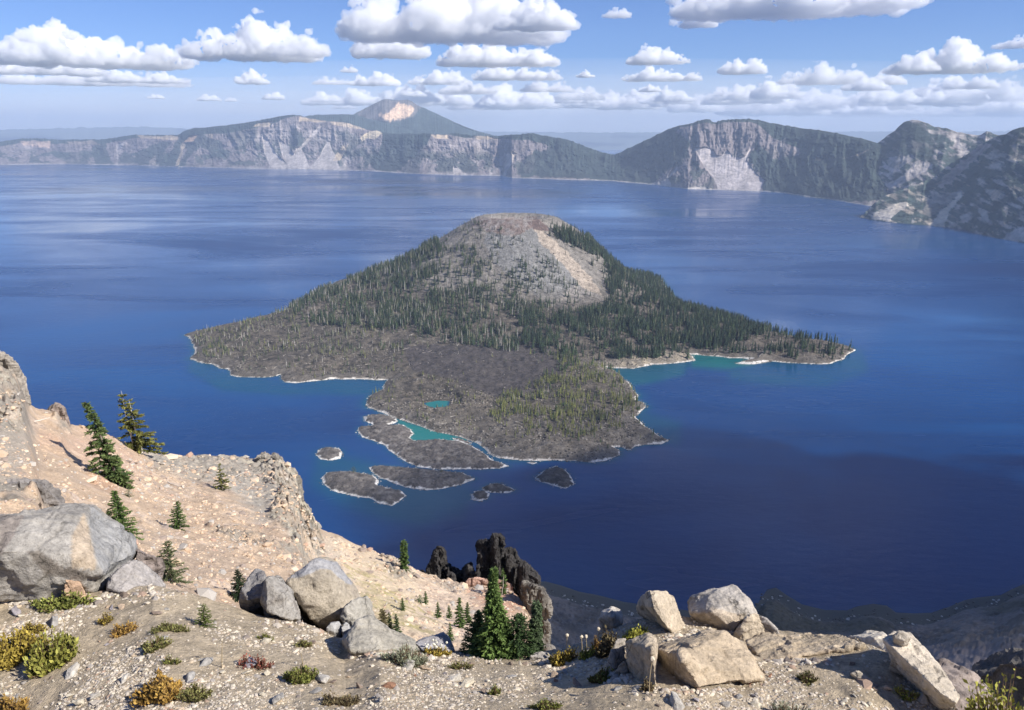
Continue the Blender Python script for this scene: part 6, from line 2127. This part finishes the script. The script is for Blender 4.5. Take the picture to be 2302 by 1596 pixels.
EX = [([(905, 778), (1010, 770), (1190, 800), (1225, 830), (1180, 865), (1120, 885), (1010, 855), (930, 832)], .07),
      ([(1140, 520), (1210, 505), (1262, 560), (1310, 620), (1345, 655), (1300, 705), (1250, 680), (1200, 620)], .62),
      ([(1205, 515), (1228, 512), (1290, 570), (1345, 630), (1365, 668), (1310, 690), (1270, 620), (1215, 560)], .4),
      ([(480, 810), (640, 800), (860, 800), (860, 858), (640, 860), (500, 840)], .45)]
r = np.random.default_rng(2024)
xs, ys, H_, S_ = ISL
NC = 330000
cx = r.uniform(xs[0], xs[-1], NC); cyy = r.uniform(ys[0], ys[-1], NC)
hz_, sdz = isl_h(cx, cyy)
ok = sdz > 4
cx, cyy, hz_, sdz = cx[ok], cyy[ok], hz_[ok], sdz[ok]
area = (xs[-1] - xs[0]) * (ys[-1] - ys[0]) / NC
ppx, ppy = to_px(np.stack([cx, cyy, hz_], -1))
cl = fbm(p3(cx / 38, cyy / 38, 1), 3, 2025)
u = r.uniform(size=len(cx))
best = np.full(len(cx), -1)
dens = np.full(len(cx), .0011)
for i, (poly, d, k, hh) in enumerate(FZ):
    m_ = inpoly(ppx + cl * 10, ppy + cl * 6, np.array(poly, float))
    up = m_ & (d > dens)
    dens[up] = d; best[up] = i
for poly, f_ in EX:
    m_ = inpoly(ppx + cl * 8, ppy + cl * 5, np.array(poly, float))
    dens[m_] *= f_
dens = dens * 1.75 * np.clip(1 + cl * 2.6, .1, 2.4)
# the far side of the cone needs only what tops its outline
bkside = (cyy > CONE[1] + 60) & (np.hypot(cx - CONE[0], cyy - CONE[1]) < 520)
dens[bkside] *= .55
near_t = polydist(cx, cyy, tarn)
keep = (u < dens * area) & (near_t > 8)
cx, cyy, hz_, best = cx[keep], cyy[keep], hz_[keep], best[keep]
kinds_, hts = [], []
for b_ in best:
    if b_ < 0:
        k, hh = 'left', (6, 12)
    else:
        k, hh = FZ[b_][2], FZ[b_][3]
    q = r.random()
    if k == 'dark': k = 'dark' if q < .62 else ('green' if q < .9 else 'pale')
    elif k == 'mix': k = 'dark' if q < .34 else ('green' if q < .66 else ('pale' if q < .88 else 'snag'))
    elif k == 'left': k = 'pale' if q < .38 else ('snag' if q < .58 else ('green' if q < .84 else 'yellow'))
    elif k == 'yellow': k = 'yellow' if q < .68 else ('green' if q < .84 else ('pale' if q < .95 else 'snag'))
    elif k == 'green': k = 'green' if q < .6 else ('pale' if q < .8 else 'yellow')
    kinds_.append(k)
    hts.append((hh[0] + (hh[1] - hh[0]) * r.random() ** 1.3) * (1 if r.random() < .75 else r.uniform(.4, .8)))
kinds_ = np.array(kinds_); hts = np.array(hts)
# trees of the shaded island shown in the photograph one by one
HAND = [(845, 878, 14, 'yellow'), (838, 880, 11, 'yellow'), (852, 880, 9, 'yellow'), (458, 742, 11, 'green'), (470, 741, 10, 'pale'), (586, 712, 13, 'dark'), (440, 768, 14, 'green'), (448, 770, 12, 'green'), (1912, 780, 22, 'dark'), (960, 948, 12, 'green')]
hx, hy, hhh, hk = [], [], [], []
for x, y, h, k in HAND:
    p = lake_pt(x, y, 5.0)
    hx.append(p[0]); hy.append(p[1]); hhh.append(h); hk.append(k)
cx = np.concatenate([cx, hx]); cyy = np.concatenate([cyy, hy]); hts = np.concatenate([hts, hhh]); kinds_ = np.concatenate([kinds_, hk])
hz_ = isl_h(cx, cyy)[0]
dcam = np.sqrt(cx ** 2 + cyy ** 2)
show = hts / dcam
print('island trees', len(cx), {k: int((kinds_ == k).sum()) for k in LT})
m_tree = leaf_mat('forest needles', .25, .8)
order = np.argsort(-show)
live = [i for i in order if kinds_[i] != 'snag']
dead = [i for i in order if kinds_[i] == 'snag']
indiv = set(live[:258]) | set(dead[:290])
tm = {}
lab_ = {'dark': ('dark slender conifer among the island trees nearest the viewer', 'conifers of the island nearest the viewer'),
        'green': ('green slender conifer among the island trees nearest the viewer', 'conifers of the island nearest the viewer'),
        'yellow': ('yellow green slender conifer on the lava apron at the near end of the island', 'conifers of the island nearest the viewer'),
        'pale': ('pale thin conifer among the island trees nearest the viewer', 'conifers of the island nearest the viewer'),
        'snag': ('bleached dead trunk standing among the island lava', 'dead trunks standing on the island')}
for i in indiv:
    k = kinds_[i]; j = i % 4
    if (k, j) not in tm:
        V, Fq, Cc = LT[k][j]
        me = mk_mesh('tree', V, Fq, False, {'col': Cc})
        me.materials.append(m_tree if k != 'snag' else m_dead)
        tm[(k, j)] = me
    nm = 'dead_tree' if k == 'snag' else 'conifer'
    o = link(nm, tm[(k, j)])
    o.location = (cx[i], cyy[i], hz_[i])
    s = hts[i]
    o.scale = (s * r.uniform(.8, 1.25),) * 2 + (s,)
    o.rotation_euler = (r.normal() * .03, r.normal() * .03, r.uniform(0, 6.28))
    tag(o, lab_[k][0], 'dead tree' if k == 'snag' else 'conifer tree', lab_[k][1])
Vs, Fs, Cs, off = [], [], [], 0
rest = [i for i in range(len(cx)) if i not in indiv]
for k in LT:
    for j in range(4):
        ii = np.array([i for i in rest if kinds_[i] == k and i % 4 == j])
        if len(ii) == 0: continue
        V, Fq, Cc = LT[k][j]
        a = r.uniform(0, 6.28, len(ii)); s = hts[ii]; wv = s * r.uniform(.8, 1.25, len(ii))
        X_ = (V[None, :, 0] * np.cos(a)[:, None] - V[None, :, 1] * np.sin(a)[:, None]) * wv[:, None] + cx[ii][:, None]
        Y_ = (V[None, :, 0] * np.sin(a)[:, None] + V[None, :, 1] * np.cos(a)[:, None]) * wv[:, None] + cyy[ii][:, None]
        Z_ = V[None, :, 2] * s[:, None] + hz_[ii][:, None]
        Vs.append(np.stack([X_, Y_, Z_], -1).reshape(-1, 3))
        Fs.append((Fq[None] + (np.arange(len(ii)) * len(V))[:, None, None] + off).reshape(-1, 3))
        off += len(ii) * len(V)
        Cs.append((np.tile(Cc, (len(ii), 1, 1)) * r.uniform(.7, 1.3, (len(ii), 1, 1))).reshape(-1, 3))
fo = link('forest', mk_mesh('forest', np.concatenate(Vs), np.concatenate(Fs), False, {'col': np.clip(np.concatenate(Cs), .005, .8)}), m_tree)
tag(fo, 'thousands of slender conifers covering the cone and arms of the island', None, None, 'stuff')

# blocks of lava lying on the aprons
NB = 60000
bx_ = r.uniform(xs[0], xs[-1], NB); by_ = r.uniform(ys[0], CONE[1] + 100, NB)
bh_, bs_ = isl_h(bx_, by_)
qx, qy = to_px(np.stack([bx_, by_, bh_], -1))
cb = fbm(p3(bx_ / 45, by_ / 30, 2), 3, 2031)
flatp = inpoly(qx, qy, np.array([(900, 775), (1200, 770), (1300, 810), (1230, 870), (1130, 900), (1010, 850), (930, 835)], float))
rcone = np.hypot(bx_ - CONE[0], by_ - CONE[1])
pr = np.where(flatp, .06, np.clip(.34 + cb * 1.6, .03, 1)) * np.where(rcone < 400, .14, 1) * np.where(qy > 860, 1.3, .7)
kb = (bs_ > 3) & (r.uniform(size=NB) < pr) & (polydist(bx_, by_, tarn) > 5)
bx_, by_, bh_ = bx_[kb], by_[kb], bh_[kb]
nb_k = len(bx_)
cb_ = np.where(r.random(nb_k)[:, None] < .45, C(.25, .225, .195), C(.07, .062, .055)) * r.uniform(.7, 1.25, (nb_k, 1))
print('lava blocks', nb_k)
scatter('lava_blocks', np.stack([bx_, by_, bh_ + .3], -1), r.uniform(1.6, 4.6, nb_k), cb_, 'broken lava blocks strewn over the island aprons', m_crag, flat=1.1, seed=85)

# fallen logs
cnt = 0
lm = []
for s in range(3):
    z = np.linspace(-.5, .5, 5)
    V, Fq = tube(np.stack([z, .03 * np.sin(z * 5 + s), 0 * z], -1), np.linspace(.026, .012, 5), 5)
    me = mk_mesh('log', V, Fq, True, {'col': np.tile(C(.62, .57, .5), (len(V), 1))})
    me.materials.append(m_dead)
    lm.append(me)
LOGZ = [([(430, 760), (640, 710), (1000, 760), (900, 850), (640, 850), (450, 810)], 60), ([(1000, 490), (1220, 495), (1250, 560), (1150, 600), (1000, 560)], 55), ([(900, 740), (1150, 760), (1150, 800), (950, 800)], 40),
        ([(900, 900), (1200, 860), (1430, 900), (1480, 975), (1200, 1010), (950, 960)], 34), ([(1400, 800), (1560, 795), (1700, 780), (1880, 800), (1700, 805), (1420, 825)], 30)]
for poly, n_ in LOGZ:
    pl = np.array(poly, float)
    c0 = 0
    while c0 < n_:
        x, y = r.uniform(pl[:, 0].min(), pl[:, 0].max()), r.uniform(pl[:, 1].min(), pl[:, 1].max())
        if not inpoly(np.array([x]), np.array([y]), pl)[0]: continue
        # walk the view ray to the island surface
        z0 = 10.0
        for _ in range(12):
            p = lake_pt(x, y, z0)
            z1 = float(isl_h(np.array([p[0]]), np.array([p[1]]))[0][0])
            z0 = z0 * .4 + max(z1, 0) * .6
        L_ = r.uniform(7, 15)
        o = link('fallen_log', lm[cnt % 3])
        o.location = (p[0], p[1], z1 + .35)
        o.scale = (L_, L_, L_)
        a = r.uniform(0, 3.14)
        dz = float(isl_h(np.array([p[0] + math.cos(a) * 5]), np.array([p[1] + math.sin(a) * 5]))[0][0]) - z1
        o.rotation_euler = (0, -math.atan2(np.clip(dz, -4, 4), 5), a)
        tag(o, 'bleached fallen log lying on the island ground', 'fallen log', 'fallen logs scattered over the island')
        cnt += 1; c0 += 1

# small bushes on two of the islets
for (x, y, h, lab) in ((795, 1062, 9, 'single green bush on the lumpy white rimmed islet'), (992, 1062, 6, 'low yellowish bush on the lens shaped islet'), (924, 950, 3, 'scrubby tuft on the long lava islet')):
    p = lake_pt(x, y, 3.0)
    conifer(np.array([p[0], p[1], 2.6]), h, h * 1.2, lab, 900 + x, **YG, nb=26, shape=.4, skirt=0, name='shrub', cat_='shrub')

# the tour boat far across the lake
bp = lake_pt(686, 381.5)
root = bpy.data.objects.new('boat', None)
COL.objects.link(root)
root.location = (bp[0], bp[1], 0)
root.rotation_euler.z = .15
tag(root, 'tiny white boat far out under the left cliffs', 'boat')
bm = bmesh.new()
L_, B_ = 13, 3.6
sec = [(-L_ / 2, .9), (-L_ / 4, 1), (L_ / 6, 1), (L_ / 3, .7), (L_ / 2, .05)]
rows = []
for x, k in sec:
    rows.append([bm.verts.new((x, s * B_ / 2 * k * q, z + (.5 if x > L_ / 3 else 0) * (z > 1))) for s, q, z in ((-1, 1, 1.5), (-1, .75, -.2), (1, .75, -.2), (1, 1, 1.5))])
for i in range(len(rows) - 1):
    for j in range(3):
        bm.faces.new((rows[i][j], rows[i][j + 1], rows[i + 1][j + 1], rows[i + 1][j]))
    bm.faces.new((rows[i][3], rows[i][0], rows[i + 1][0], rows[i + 1][3]))
bm.faces.new(rows[0][::-1]); bm.faces.new(rows[-1])
me = bpy.data.meshes.new('hull'); bm.to_mesh(me); bm.free()
m_white, n, b = mat_new('white paint')
b.inputs['Base Color'].default_value = (.8, .8, .8, 1)
b.inputs['Roughness'].default_value = .4
link('hull', me, m_white, root)
bm = bmesh.new()
bmesh.ops.create_cube(bm, size=1, matrix=Matrix.Translation((-1, 0, 2.4)) @ Matrix.Diagonal((7, 2.8, 1.7, 1)))
bmesh.ops.bevel(bm, geom=bm.edges[:], offset=.25, segments=2, affect='EDGES')
me = bpy.data.meshes.new('cabin'); bm.to_mesh(me); bm.free()
link('cabin', me, m_white, root)

# ---------------------------------------------------------------- haze
me = bpy.data.meshes.new('haze')
bm = bmesh.new()
bmesh.ops.create_cube(bm, size=1)
bm.to_mesh(me)
bm.free()
hz = link('haze', me)
zb, zt = -420, 1020
hz.scale = (92000, 88000, zt - zb)
hz.location = (0, 0, (zb + zt) / 2)
m = bpy.data.materials.new('haze air')
m.use_nodes = True
n = m.node_tree
n.nodes.clear()
out = n.nodes.new('ShaderNodeOutputMaterial')
pv = n.nodes.new('ShaderNodeVolumePrincipled')
pv.inputs['Color'].default_value = (.66, .80, 1.0, 1)
pv.inputs['Density'].default_value = 4.3e-5
pv.inputs['Anisotropy'].default_value = 0.0
n.links.new(pv.outputs[0], out.inputs['Volume'])
me.materials.append(m)
tag(hz, 'thin blue haze filling the air over the lake', None, None, 'stuff')
